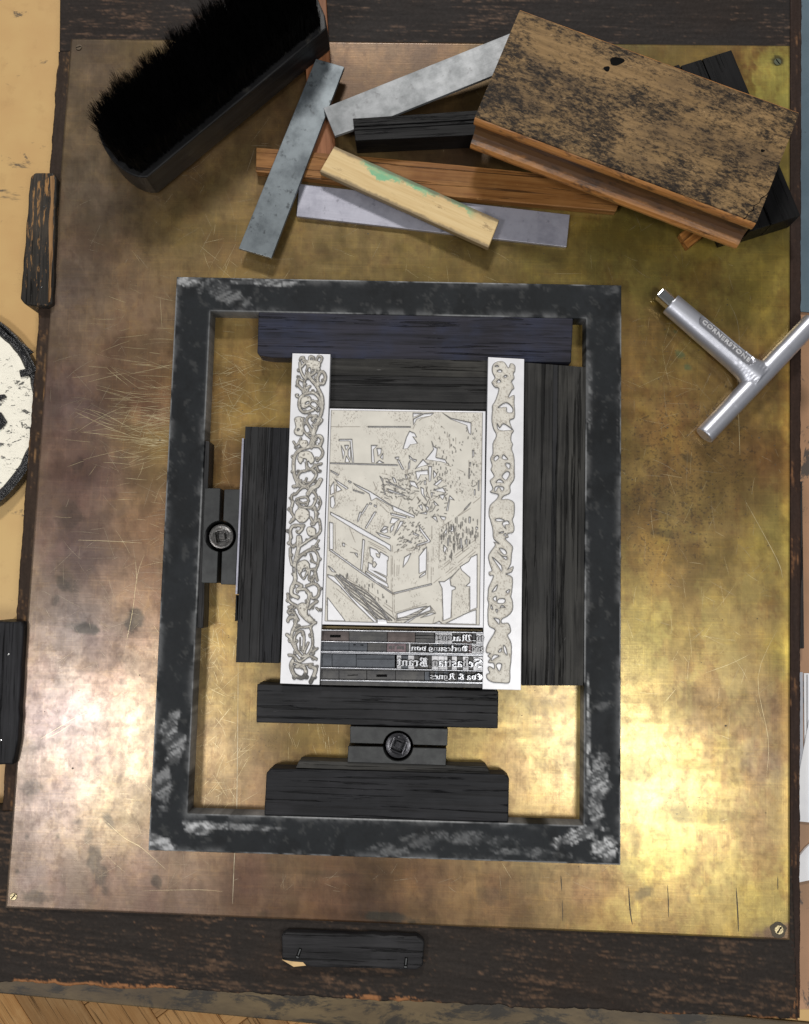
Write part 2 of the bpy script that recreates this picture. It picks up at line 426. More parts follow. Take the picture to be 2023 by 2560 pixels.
def slab(name, pts, z1, z0, mat, parent=None, bevel=.35, jag=0.0, th=None, seg=2):
    zs = z1 if isinstance(z1, (list, tuple)) else [z1] * len(pts)
    T = [U(p[0], p[1], z) for p, z in zip(pts, zs)]
    if jag:
        N = []
        for i in range(len(T)):
            a, b = T[i], T[(i + 1) % len(T)]; L = np.hypot(*(b - a)[:2]); k = max(1, int(L / 7))
            nrm = np.array([-(b - a)[1], (b - a)[0], 0]) / max(L, 1e-6)
            for j in range(k):
                off = random.gauss(0, jag) if j else random.gauss(0, jag * .4)
                N.append(a + (b - a) * j / k + nrm * off)
        T = N
    B = [np.array([t[0], t[1], (t[2] - th) if th else z0]) for t in T]
    ang = None
    if jag:
        q = [U(p[0], p[1], z) for p, z in zip(pts, zs)]
        k = max(range(len(q)), key=lambda i: np.hypot(*(q[(i + 1) % len(q)] - q[i])[:2]))
        d = q[(k + 1) % len(q)] - q[k]; ang = math.atan2(d[1], d[0])
    return prism(name, T, B, mat, parent, ang, bevel, seg)
def grid_sheet(name, quad, z, depth, cell, fn, mat, parent=None, us=None, vs=None, hole=None, ragged=None, bevel=0):
    """a sheet with a finely divided top: quad = 4 photo corners (TL,TR,BR,BL); fn(px,py,X,Y)->(height mm, rgb, aux rgb)"""
    Q = [U(p[0], p[1], z) for p in quad]
    W = np.hypot(*(Q[1] - Q[0])[:2]); H = np.hypot(*(Q[3] - Q[0])[:2])
    def axis(L, marks):
        xs = [0.0]
        for a, b in zip([0] + list(marks or []), list(marks or []) + [1.0]):
            n = max(1, int(round((b - a) * L / cell)))
            xs += [a + (b - a) * (i + 1) / n for i in range(n)]
        return np.array(xs)
    u = axis(W, us); v = axis(H, vs)
    UU, VV = np.meshgrid(u, v); nu, nv = len(u), len(v)
    P = (Q[0][None, None] * ((1 - UU) * (1 - VV))[..., None] + Q[1][None, None] * (UU * (1 - VV))[..., None]
         + Q[2][None, None] * (UU * VV)[..., None] + Q[3][None, None] * ((1 - UU) * VV)[..., None]).reshape(-1, 3)
    px = V(P)
    h, rgb, aux = fn(px[:, 0], px[:, 1], P[:, 0], P[:, 1])
    if ragged is not None: P = P + ragged(UU.ravel(), VV.ravel(), P)
    P[:, 2] += h
    idx = np.arange(nu * nv).reshape(nv, nu)
    q = np.stack([idx[:-1, :-1], idx[1:, :-1], idx[1:, 1:], idx[:-1, 1:]], -1)
    keep = np.ones((nv - 1, nu - 1), bool)
    if hole:
        uc = (u[:-1] + u[1:]) / 2; vc = (v[:-1] + v[1:]) / 2
        keep = ~((uc[None] > hole[0]) & (uc[None] < hole[1]) & (vc[:, None] > hole[2]) & (vc[:, None] < hole[3]))
    faces = q[keep].reshape(-1, 4)
    # walls: every edge with one face
    loops = [list(idx[:, 0]), list(idx[-1, :]), list(idx[::-1, -1]), list(idx[0, ::-1])]
    ring = [i for L in loops for i in L[:-1]]
    rings = [ring]
    if hole:
        i0 = int(np.argmin(abs(u - hole[0]))); i1 = int(np.argmin(abs(u - hole[1])))
        j0 = int(np.argmin(abs(v - hole[2]))); j1 = int(np.argmin(abs(v - hole[3])))
        r2 = list(idx[j0, i0:i1]) + list(idx[j0:j1, i1]) + list(idx[j1, i1:i0:-1]) + list(idx[j1:j0:-1, i0])
        rings.append(r2)
    walls = []; extraP = []; n0 = len(P); ecol = []; eaux = []
    for r in rings:
        ids = list(range(n0 + len(extraP), n0 + len(extraP) + len(r)))
        for i in r:
            e = P[i].copy(); e[2] = z - depth; extraP.append(e); ecol.append(rgb[i] * .8); eaux.append(aux[i])
        for k in range(len(r)):
            k2 = (k + 1) % len(r)
            walls.append([r[k], ids[k], ids[k2], r[k2]])
    P = np.vstack([P, np.array(extraP)])
    rgb = np.vstack([rgb, np.array(ecol)]); aux = np.vstack([aux, np.array(eaux)])
    F = np.vstack([faces, np.array(walls)])
    origin = (Q[0] + Q[1] + Q[2] + Q[3]) / 4; origin = np.array([origin[0], origin[1], z - depth])
    d = Q[1] - Q[0]; ang = math.atan2(d[1], d[0])
    c, s = math.cos(-ang), math.sin(-ang); R = P - origin
    R = np.stack([R[:, 0] * c - R[:, 1] * s, R[:, 0] * s + R[:, 1] * c, R[:, 2]], 1) * MM
    me = bpy.data.meshes.new(name)
    me.vertices.add(len(R)); me.vertices.foreach_set('co', R.ravel())
    me.loops.add(len(F) * 4); me.loops.foreach_set('vertex_index', F.ravel().astype(np.int32))
    me.polygons.add(len(F)); me.polygons.foreach_set('loop_start', np.arange(len(F), dtype=np.int32) * 4)
    me.polygons.foreach_set('loop_total', np.full(len(F), 4, dtype=np.int32))
    me.update(calc_edges=True)
    for nm, arr in (('Col', rgb), ('Aux', aux)):
        at = me.attributes.new(nm, 'FLOAT_COLOR', 'POINT')
        at.data.foreach_set('color', np.hstack([np.clip(arr, 0, 4), np.ones((len(arr), 1))]).ravel())
    me.materials.append(mat); me.validate()
    o = bpy.data.objects.new(name, me); o.location = Vector(origin) * MM; o.rotation_euler = (0, 0, ang)
    link(o, parent)
    if bevel:
        b = o.modifiers.new('edge', 'BEVEL'); b.width = bevel * MM; b.segments = 2; b.limit_method = 'ANGLE'; b.angle_limit = math.radians(60)
    return o
def blotch(x, y, cx, cy, rx, ry, deg, seed=0, rag=.6):
    a = math.radians(deg); dx = x - cx; dy = y - cy
    u = (dx * math.cos(a) + dy * math.sin(a)) / rx; v = (-dx * math.sin(a) + dy * math.cos(a)) / ry
    r = np.hypot(u, v) + (fbm(x, y, 14, 14, 90 + seed, 4) - .5) * rag * 2
    return 1 - sst(.65, 1.15, r)
def colour_field(x, y, pts, p=2.2):
    W = 0; Cc = 0
    for (cx, cy, col) in pts:
        ww = 1.0 / (((x - cx) ** 2 + (y - cy) ** 2) / 1e4 + .15) ** (p / 2 + .3)
        W = W + ww; Cc = Cc + ww[:, None] * lin(col)[None]
    return Cc / W[:, None]

# ================================================================== SETTING
ZB, ZT, ZF = -2.0, -30.0, -760.0      # board top, table top, floor (the brass plate's face is z = 0)
fl = mesh_obj('floor', [(-2500, -2600, ZF - 14), (2500, -2600, ZF - 14), (2500, 2400, ZF - 14), (-2500, 2400, ZF - 14)], [[0, 1, 2, 3]],
              flat('dark_floor_joint', (.03, .018, .01), .8))
tag(fl, kind='structure')
# herringbone parquet blocks where the floor shows
def parquet():
    c0 = U(330, 2150, ZF)[:2]; a0 = math.radians(38); L, Wd = 328.0, 82.0
    for i in range(-12, 14):
        for j in range(-3, 4):
            for k in (0, 1):
                x0, y0 = i * Wd + j * L, -i * Wd + j * L
                if k == 0: cx, cy, hx, hy = x0 + L / 2, y0 + Wd / 2, L / 2, Wd / 2
                else: cx, cy, hx, hy = x0 - Wd / 2, y0 + Wd - L / 2, Wd / 2, L / 2
                g = .45
                q = [(cx - hx + g, cy - hy + g), (cx + hx - g, cy - hy + g), (cx + hx - g, cy + hy - g), (cx - hx + g, cy + hy - g)]
                q = [(c0[0] + x * math.cos(a0) - y * math.sin(a0), c0[1] + x * math.sin(a0) + y * math.cos(a0)) for x, y in q]
                mx = sum(p[0] for p in q) / 4; my = sum(p[1] for p in q) / 4
                pp = V(np.array([[mx, my, ZF]]))[0]
                if not (-700 < pp[0] < 2000 and 1900 < pp[1] < 2700): continue
                prism('parquet_block', [(x, y, ZF) for x, y in q], [(x, y, ZF - 13) for x, y in q], floor_wood, fl, bevel=1.2, seg=1)
parquet()

# the work table: pale board left, brown front strip
tb = thing('work_table', U(400, 1000, ZT), 'tan ink-spattered work table lying under the dark board, its front edge above the parquet', 'table')
e0, e1 = U(0, 2098, ZT), U(700, 2166, ZT)
dv = (e1 - e0) / np.linalg.norm(e1 - e0); nv_ = np.array([-dv[1], dv[0], 0])
def tp(a, b): return e0 + dv * a + nv_ * b
prism('tabletop', [tp(-700, 34), tp(640, 34), tp(640, 1300), tp(-700, 1300)], [p - np.array([0, 0, 28]) for p in (tp(-700, 34), tp(640, 34), tp(640, 1300), tp(-700, 1300))], table_tan, tb, bevel=1)
prism('front_rail', [tp(-700, 0), tp(900, 0), tp(900, 33.4), tp(-700, 33.4)], [p - np.array([0, 0, 60]) for p in (tp(-700, 0), tp(900, 0), tp(900, 33.4), tp(-700, 33.4))], table_brown, tb, bevel=1.2)
r0 = U(1640, 900, ZT)
def sl(*p): return [U(a, b, ZT + .05) for a, b in p]
rt = slab('side_panel', [(1600, 640), (1900, 640), (1900, 2130), (1600, 2130)], ZT + .6, ZT + .04, table_pink, tb, bevel=.1)

# ---- the dark board: oak rails round the brass plate
board = thing('imposing_board', U(900, 1000, ZB), 'dark worn oak board carrying the large brown and gold brass sheet', 'board')
def rail_fn(ax, seed, warm=0.0, base=(54, 48, 44), light=(84, 66, 52), edge=None):
    def fn(px, py, X, Y):
        a, b = (X, Y) if ax == 0 else (Y, X)
        b = b + a * (.10 if ax == 0 and seed == 3 else 0.0)
        g = fbm(a, b, 26, 1.5, seed, 5, .7); g2 = fbm(a, b, 5, .7, seed + 30, 4, .7)
        bl = fbm(X, Y, 46, 30, seed + 60, 4)
        dark = lin(base)[None] * (.40 + .55 * g[:, None])
        w = sst(.50, .68, g * .45 + g2 * .35 + bl * .32 + warm - .13)
        c = dark * (1 - w[:, None]) + lin(light)[None] * (.5 + g2[:, None]) * w[:, None]
        tint = sst(.45, .7, fbm(X, Y, 70, 50, seed + 80, 3))
        c = c * (1 - .5 * tint[:, None]) + (c * np.array([1.16, 1.0, .86])[None]) * .5 * tint[:, None]
        if edge is not None:
            e = edge(px, py) * sst(.42, .58, fbm(px, py, 160, 160, 99, 4)) ; e = sst(.36, .66, e * .75 + (g2 - .5) * 1.3)
            c = c * (1 - e[:, None]) + lin((150, 104, 68))[None] * (.55 + .7 * g2[:, None]) * e[:, None]
        h = (g - .5) * .7 + (g2 - .5) * .35
        aux = np.stack([g * 0, .5 + .2 * bl, g * 0], 1)
        return h, c, aux
    return fn
def yb(px):   # front edge of the board in the photo
    return np.interp(px, [-200, 0, 199, 659, 966, 1269, 1603, 1750], [2063, 2073, 2079, 2101, 2113, 2132, 2147, 2155])
def ed_low(px, py): return 1 - sst(0, 13, yb(px) - py) * 1.0 - sst(900, 1500, px) * .35
def rag_low(u, v, P):
    d = np.zeros_like(P)
    f = np.clip((v - .93) / .07, 0, 1)
    d[:, 1] = -(fbm(P[:, 0], P[:, 1], 14, 90, 5, 5, .7) - .5) * 4.5 * f
    return d
grid_sheet('bottom_rail', [(-160, 1713), (1668, 1713), (1684, 2151), (-180, 2064)], ZB, 24, 1.1, rail_fn(0, 3, .03, edge=ed_low), rail_mat, board, ragged=rag_low)
grid_sheet('top_rail', [(128, -90), (1668, -90), (1668, 120), (126, 108)], ZB, 24, 1.0, rail_fn(0, 11, .02, (52, 47, 45), (90, 73, 61)), rail_mat, board)
def rag_left(u, v, P):
    d = np.zeros_like(P); d[:, 0] = (fbm(P[:, 1], P[:, 0], 12, 90, 8, 5, .7) - .5) * 2.2 * np.clip((.15 - u) / .15, 0, 1); return d
grid_sheet('left_stile', [(124, 109), (190, 109), (90, 1711), (4, 1711)], ZB - .1, 24, 1.1, rail_fn(1, 17, .02, (64, 52, 44), (120, 92, 62)), rail_mat, board, ragged=rag_left)
def rag_right(u, v, P):
    d = np.zeros_like(P); d[:, 0] = (fbm(P[:, 1], P[:, 0], 12, 90, 9, 5, .7) - .5) * 1.6 * np.clip((u - .8) / .2, 0, 1); return d
grid_sheet('right_stile', [(1669, -90), (1692, -90), (1688, 2149), (1669, 2148)], ZB - .05, 24, 1.1, rail_fn(1, 23, .0, (60, 46, 40), (110, 80, 56)), rail_mat, board, ragged=rag_right)
slab('core_panel', [(170, 130), (1650, 130), (1650, 1720), (60, 1720)], ZB - .8, -24, black_wood, board, bevel=0)

# ---- brass sheet
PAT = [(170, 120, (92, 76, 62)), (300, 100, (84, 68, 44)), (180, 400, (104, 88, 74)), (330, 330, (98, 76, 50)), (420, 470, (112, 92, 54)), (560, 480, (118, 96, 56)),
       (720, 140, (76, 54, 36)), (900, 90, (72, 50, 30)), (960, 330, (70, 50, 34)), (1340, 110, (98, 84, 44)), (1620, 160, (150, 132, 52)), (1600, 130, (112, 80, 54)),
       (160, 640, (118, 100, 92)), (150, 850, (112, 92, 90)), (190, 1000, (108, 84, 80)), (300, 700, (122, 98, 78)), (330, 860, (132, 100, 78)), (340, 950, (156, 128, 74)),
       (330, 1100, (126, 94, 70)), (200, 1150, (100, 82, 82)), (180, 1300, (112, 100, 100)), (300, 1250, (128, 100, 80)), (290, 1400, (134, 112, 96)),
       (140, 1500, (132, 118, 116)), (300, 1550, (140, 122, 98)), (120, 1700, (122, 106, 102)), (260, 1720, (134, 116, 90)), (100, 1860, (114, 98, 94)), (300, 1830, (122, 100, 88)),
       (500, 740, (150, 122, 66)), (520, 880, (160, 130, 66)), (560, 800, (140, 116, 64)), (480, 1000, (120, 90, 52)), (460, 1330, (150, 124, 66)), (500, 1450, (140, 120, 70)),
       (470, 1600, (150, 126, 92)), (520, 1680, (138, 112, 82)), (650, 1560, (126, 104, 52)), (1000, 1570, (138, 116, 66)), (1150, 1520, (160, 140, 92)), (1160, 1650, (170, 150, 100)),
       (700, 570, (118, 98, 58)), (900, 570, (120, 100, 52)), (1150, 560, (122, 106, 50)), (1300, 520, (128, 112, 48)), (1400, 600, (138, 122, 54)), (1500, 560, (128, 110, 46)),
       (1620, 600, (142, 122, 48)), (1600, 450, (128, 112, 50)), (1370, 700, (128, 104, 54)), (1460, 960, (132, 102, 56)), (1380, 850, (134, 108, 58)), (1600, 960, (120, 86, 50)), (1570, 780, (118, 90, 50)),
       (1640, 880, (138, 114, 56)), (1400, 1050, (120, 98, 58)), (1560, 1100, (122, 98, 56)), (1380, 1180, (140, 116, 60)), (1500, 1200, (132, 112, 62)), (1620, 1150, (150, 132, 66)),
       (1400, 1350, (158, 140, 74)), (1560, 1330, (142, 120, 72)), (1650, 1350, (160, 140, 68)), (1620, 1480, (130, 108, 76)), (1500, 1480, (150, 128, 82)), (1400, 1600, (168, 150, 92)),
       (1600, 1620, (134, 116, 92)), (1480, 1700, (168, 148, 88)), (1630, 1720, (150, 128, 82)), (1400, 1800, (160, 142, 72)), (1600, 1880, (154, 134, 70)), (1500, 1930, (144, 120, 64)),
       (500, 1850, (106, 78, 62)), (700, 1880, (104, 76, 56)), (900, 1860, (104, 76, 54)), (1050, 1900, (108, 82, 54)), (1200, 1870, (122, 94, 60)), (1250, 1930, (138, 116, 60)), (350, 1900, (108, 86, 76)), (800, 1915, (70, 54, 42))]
INKS = [(180, 1327, 46, 15, 10, .75), (281, 1308, 20, 26, 10, .7), (135, 1235, 12, 22, -35, .55), (118, 1265, 10, 12, 0, .5), (232, 1735, 10, 22, -35, .55), (205, 1830, 20, 52, -18, .6),
        (186, 1762, 10, 20, 0, .4), (330, 1862, 12, 14, 0, .6), (57, 1765, 5, 8, 0, .6), (123, 1765, 5, 7, 0, .5), (36, 1840, 7, 5, 0, .6), (70, 1660, 26, 16, -20, .45), (80, 1895, 34, 14, 10, .5),
        (165, 985, 14, 22, 20, .35), (150, 1090, 26, 30, 0, .35), (150, 1230, 14, 30, -30, .3), (215, 880, 10, 8, 0, .3), (1448, 965, 16, 9, 20, .5), (1440, 745, 9, 7, 0, .0), (1640, 128, 13, 14, 0, .8),
        (1360, 1885, 26, 11, -25, .5), (820, 1936, 62, 13, 6, .8), (560, 1930, 16, 9, 0, .35), (1030, 1890, 40, 20, 0, .3), (330, 1690, 10, 6, 30, .45), (165, 1735, 12, 8, 0, .3),
        (1400, 1125, 30, 10, 10, .45), (1340, 1060, 22, 40, 15, .3), (1455, 1900, 14, 5, 80, .3), (700, 1845, 60, 8, 2, .25), (1385, 650, 20, 8, 0, .25), (260, 1440, 9, 6, 0, .4), (195, 330, 18, 26, 0, .2)]
GREENS = [(1437, 747, 11, 8, 0), (1452, 775, 8, 8, 30), (1425, 700, 6, 5, 0), (1560, 830, 5, 4, 0)]
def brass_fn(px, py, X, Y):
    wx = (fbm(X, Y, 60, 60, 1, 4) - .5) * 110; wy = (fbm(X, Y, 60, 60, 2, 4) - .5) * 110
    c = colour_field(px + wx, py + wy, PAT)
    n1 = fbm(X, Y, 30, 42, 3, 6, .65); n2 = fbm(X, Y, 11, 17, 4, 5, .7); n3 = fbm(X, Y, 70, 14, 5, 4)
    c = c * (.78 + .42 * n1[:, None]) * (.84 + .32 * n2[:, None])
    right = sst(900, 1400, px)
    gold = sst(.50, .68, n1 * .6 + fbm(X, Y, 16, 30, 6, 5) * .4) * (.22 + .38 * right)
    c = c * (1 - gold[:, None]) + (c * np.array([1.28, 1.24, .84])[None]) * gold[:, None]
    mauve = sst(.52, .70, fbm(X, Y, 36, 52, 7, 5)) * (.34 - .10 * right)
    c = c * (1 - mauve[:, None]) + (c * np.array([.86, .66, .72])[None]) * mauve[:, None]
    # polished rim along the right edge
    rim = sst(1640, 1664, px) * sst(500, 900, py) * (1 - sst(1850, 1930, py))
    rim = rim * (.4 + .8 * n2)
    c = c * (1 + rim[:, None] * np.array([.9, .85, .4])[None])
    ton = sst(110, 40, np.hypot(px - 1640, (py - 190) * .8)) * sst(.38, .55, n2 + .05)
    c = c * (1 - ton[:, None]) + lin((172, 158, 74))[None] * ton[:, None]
    for k, (a, b, rx, ry, dg, s) in enumerate(INKS):
        if s <= 0: continue
        m = blotch(px, py, a, b, rx, ry, dg, k) * s
        c = c * (1 - m[:, None]) + lin((46, 46, 42))[None] * m[:, None]
    for k, (a, b, rx, ry, dg) in enumerate(GREENS):
        m = blotch(px, py, a, b, rx, ry, dg, 50 + k) * .6
        c = c * (1 - m[:, None]) + lin((70, 98, 74))[None] * m[:, None]
    # corner bottom right: brown bare patch
    m = blotch(px, py, 1655, 1968, 70, 22, -8, 77, .3) * .8
    c = c * (1 - m[:, None]) + lin((104, 78, 70))[None] * m[:, None]
    lum = c @ np.array([.3, .6, .1]); c = (c * .90 + lum[:, None] * np.array([1.06, 1.0, .92])[None] * .10) * 1.18 * np.array([.98, 1.0, .92])[None]
    br2 = sst(.50, .60, fbm(X, Y, 34, 60, 16, 7, .72)) * (.16 + .42 * right)
    c = c * (1 - br2[:, None]) + (c * np.array([.74, .60, .66])[None]) * br2[:, None]
    mot = sst(.40, .62, fbm(X, Y, 22, 34, 15, 6, .68)); c = c * (.82 + .32 * mot[:, None])
    pits = blotch(px, py, 1450, 960, 170, 150, 0, 70, .5) * .9 + blotch(px, py, 1400, 1120, 120, 120, 0, 71) * .8 + blotch(px, py, 1440, 1690, 75, 45, 0, 72) * .6 \
        + blotch(px, py, 540, 1560, 50, 60, 0, 73) * .6 + blotch(px, py, 1600, 700, 90, 200, 0, 74) * .35
    n5 = fbm(X, Y, 4, 22, 19, 4, .65); n6 = fbm(X, Y, 22, 4, 20, 4, .65)
    rough = .15 + .10 * n1 + .08 * sst(.45, .7, n3) + .07 * (n5 - .5) + .06 * (n6 - .5)
    met = .55 + 0 * px
    return px * 0, c, np.stack([np.clip(pits, 0, 1), rough, met], 1)
PLQ = [(150, 82), (1667, 97), (1667, 1984), (12, 1916)]
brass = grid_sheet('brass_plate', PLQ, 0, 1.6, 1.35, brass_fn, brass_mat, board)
# scratches: thin bright ribbons on the sheet
def ribbons(name, L, mat, parent, z=.02):
    Vs, Fs = [], []
    for (pts, wd) in L:
        pts = smooth(pts, 4) if len(pts) < 6 else pts
        P = [U(x, y, z) for x, y in pts]; n = len(P); b = len(Vs)
        for i in range(n):
            t = P[min(n - 1, i + 1)] - P[max(0, i - 1)]; t = t / (np.linalg.norm(t) + 1e-9)
            nn = np.array([-t[1], t[0], 0]); f = math.sin(math.pi * (i + .25) / (n - .5)) ** .5
            zz = np.array([0, 0, random.random() * .02])
            Vs += [P[i] + nn * wd * .5 * f + zz, P[i] - nn * wd * .5 * f + zz]
        Fs += [[b + 2 * i, b + 2 * i + 1, b + 2 * i + 3, b + 2 * i + 2] for i in range(n - 1)]
    o = mesh_obj(name, [v.tolist() for v in Vs], Fs, mat, parent)
    return tag(o, kind='stuff')
rs = random.Random(5)
def scr(cx, cy, rx, ry, n, ang, da, l0, l1, w0, w1):
    out = []
    for _ in range(n):
        x, y = rs.gauss(cx, rx), rs.gauss(cy, ry)
        a = math.radians(rs.gauss(ang, da)); l = rs.uniform(l0, l1) * rs.uniform(.3, 1); k = rs.gauss(0, .08)
        pts = []
        for i in range(6):
            t = i / 5 - .5; pts.append((x + l * t * math.cos(a) - k * l * t * t * math.sin(a), y + l * t * math.sin(a) + k * l * t * t * math.cos(a)))
        if all(22 + (82 + 1916 - p[1]) * .072 < p[0] < 1660 and 95 < p[1] < 1900 for p in pts): out.append((pts, rs.uniform(w0, w1)))
    return out
S1 = scr(320, 860, 70, 90, 170, 4, 14, 30, 150, .06, .24) + scr(345, 930, 35, 28, 70, 2, 9, 30, 110, .08, .24) + scr(500, 860, 50, 100, 150, 5, 30, 20, 90, .06, .2) + scr(440, 1400, 30, 90, 60, 70, 40, 20, 60, .1, .2) + scr(330, 900, 70, 120, 60, -35, 40, 20, 90, .08, .18) \
    + scr(340, 1150, 50, 140, 26, 60, 50, 20, 80, .08, .16) + scr(450, 1380, 25, 80, 50, 50, 60, 15, 50, .07, .16) + scr(470, 1620, 40, 60, 60, -50, 30, 20, 70, .07, .16) \
    + scr(1000, 560, 250, 20, 16, 30, 60, 20, 70, .07, .13) + scr(1480, 1300, 120, 220, 55, 75, 50, 20, 90, .07, .15) + scr(1420, 800, 60, 80, 20, 0, 50, 30, 120, .07, .13) \
    + scr(520, 600, 60, 60, 30, 40, 50, 20, 90, .08, .16) + scr(700, 1560, 60, 25, 35, 85, 10, 20, 50, .07, .14) + scr(330, 1700, 60, 60, 14, 45, 30, 30, 110, .08, .15)
S1 += [([(175, 862), (215, 872), (270, 900), (300, 915)], .25), ([(160, 870), (220, 898), (280, 922)], .3), ([(170, 912), (250, 920), (380, 935)], .3),
       ([(305, 1170), (290, 1215), (280, 1290), (268, 1350)], .2), ([(85, 1560), (150, 1520), (190, 1500)], .2), ([(165, 1140), (230, 1142), (300, 1146)], .25),
       ([(220, 1730), (262, 1768), (300, 1790), (350, 1835)], .22), ([(95, 1560), (125, 1545), (150, 1528)], .16), ([(1575, 1060), (1640, 1180), (1652, 1220)], .3), ([(1555, 770), (1560, 900), (1562, 960)], .25),
       ([(1640, 1330), (1600, 1430), (1622, 1560), (1618, 1640)], .18), ([(1490, 1420), (1540, 1402), (1585, 1380)], .2), ([(300, 1880), (420, 1878), (470, 1882)], .15)]
ribbons('bright_scratches', S1, scratch_mat, brass)
S2 = scr(850, 1000, 500, 600, 420, 10, 70, 12, 70, .05, .12) + scr(250, 1000, 130, 260, 120, 0, 35, 20, 110, .06, .14) + scr(250, 1450, 120, 200, 80, 20, 60, 15, 90, .06, .13) + scr(900, 1870, 350, 25, 40, 0, 60, 15, 60, .06, .12) \
    + scr(1480, 1000, 120, 300, 80, 80, 40, 15, 100, .06, .12) + scr(500, 400, 200, 120, 60, 60, 60, 15, 90, .05, .12) + scr(250, 1750, 120, 80, 50, 30, 60, 15, 80, .06, .12)
S2 += [([(503, 1402), (500, 1700), (494, 1830), (491, 1908)], .5), ([(1540, 640), (1560, 700), (1558, 860)], .2)]
ribbons('dull_scratches', S2, scratch_dull, brass, .045)
# dark ruled marks near the lower right of the sheet
dark_line = flat('scored_dark_line', (.06, .045, .025), .6)
ribbons('ruled_marks', [([(1184, 1848), (1186, 1880)], .7), ([(1187, 1900), (1188, 1945)], .5), ([(1327, 1874), (1330, 1920), (1335, 1952)], .9), ([(1409, 1868), (1411, 1905), (1411, 1936)], .6),
                        ([(1554, 1874), (1557, 1920), (1559, 1966)], .9), ([(1642, 1850), (1642, 1878)], .6), ([(1060, 1150), (1061, 1151)], .3)], dark_line, brass, .05)
# dark stippled rust specks, bigger ones as tiny discs of dried ink
def specks():
    Vs, Fs = [], []
    for _ in range(520):
        m = rs.random()
        if m < .45: x, y = rs.gauss(1460, 110), rs.gauss(980, 120)
        elif m < .6: x, y = rs.gauss(1430, 80), rs.gauss(700, 60)
        else: x, y = rs.uniform(60, 1650), rs.uniform(140, 1900)
        if x < 22 + (82 + 1916 - y) * .078 or x > 1655 or y > 1900 or y < 100: continue
        P = U(x, y, .03); r = rs.uniform(.12, .5) if rs.random() < .93 else rs.uniform(.5, .9); k = 7; b = len(Vs); e = rs.uniform(.5, 1)
        a0 = rs.random() * 3
        for i in range(k):
            a = a0 + i * 2 * math.pi / k; rr = r * rs.uniform(.7, 1.2); Vs.append([P[0] + rr * math.cos(a), P[1] + rr * e * math.sin(a), P[2] + rs.random() * .002])
        Fs.append(list(range(b, b + k)))
    tag(mesh_obj('dried_ink_specks', Vs, Fs, dark_line, brass), kind='stuff')
specks()
def screw(px, py, r, slot, mat, washer=False, lab=None):
    P = U(px, py, .7); n = 24
    t = [P + np.array([r * math.cos(a), r * math.sin(a), 0]) for a in [2 * math.pi * i / n for i in range(n)]]
    o = prism('screw', t, [p - np.array([0, 0, 1.2]) for p in t], mat, brass, 0, .25)
    s, c = math.sin(slot), math.cos(slot); d = np.array([c, s, 0]) * r * .85; e = np.array([-s, c, 0]) * r * .16; up = np.array([0, 0, .03])
    q = [P + d + e + up, P - d + e + up, P - d - e + up, P + d - e + up]
    prism('screw_slot', q, [x - np.array([0, 0, .2]) for x in q], void_black, o, slot, 0)
    if lab: o['label'] = lab
    if washer:
        rr = r * 1.75; t = [U(px, py, .25) + np.array([rr * (1 + .12 * math.sin(5 * a)) * math.cos(a) - .6, rr * math.sin(a), 0]) for a in [2 * math.pi * i / n for i in range(n)]]
        prism('washer', t, [p - np.array([0, 0, .2]) for p in t], dark_line, brass, 0, .05)
screw(1645, 1963, 3.1, 1.0, screw_brass, True, 'bright slotted screw at the lower right corner')
screw(28, 1893, 2.6, .9, screw_brass)
screw(166, 99, 2.3, .3, flat('tarnished_screw', (.12, .09, .06), .45, .6))
screw(1642, 130, 2.6, 2.2, flat('corroded_screw', (.10, .11, .07), .6, .4))

# ---- cleats
def cleat(pts, z1, z0, mat, label, nails, chip=None):
    o = slab('cleat', pts, z1, z0, mat, board, bevel=1.3, jag=.22, seg=3); o['label'] = label
    for (x, y, r, l, a) in nails:
        P = U(x, y, z1 + .35); k = 10
        t = [P + np.array([l * math.cos(q) * math.cos(a) - r * math.sin(q) * math.sin(a), l * math.cos(q) * math.sin(a) + r * math.sin(q) * math.cos(a), 0]) for q in [2 * math.pi * i / k for i in range(k)]]
        prism('nail', t, [p - np.array([0, 0, .6]) for p in t], chrome, o, a, .1)
    return o
cleat([(74, 364), (112, 364), (120, 376), (110, 640), (101, 646), (52, 642), (42, 630), (64, 372)], 5.0, ZT, cleat_wood, 'worn black cleat with orange bare wood edge, upper left', [(93, 405 + 31, .35, .45, 0), (88, 606, .5, .6, 0)])
slab('bare_edge', [(105, 371), (114, 369), (117, 380), (107, 638), (100, 641), (103, 560), (102, 470), (107, 420)], 5.08, 3.0, wood('bare_cleat_edge', (.40, .22, .09), (.16, .08, .03), (.48, .28, .12), pores=.5), board, bevel=.6, jag=.35)
cleat([(-28, 1311), (44, 1312), (49, 1322), (38, 1560), (27, 1614), (-40, 1616)], 6.0, ZT, cleat_black, 'black cleat with a frayed right edge, lower left', [(18, 1381, .5, 1.0, .8), (3, 1562, .5, .6, .3)])
c3 = cleat([(604, 1968), (880, 1976), (896, 1988), (893, 2040), (880, 2048), (620, 2040), (595, 2026), (594, 1974)], 5.0, ZB + .4, cleat_black, 'black cleat nailed on the bottom rail', [])
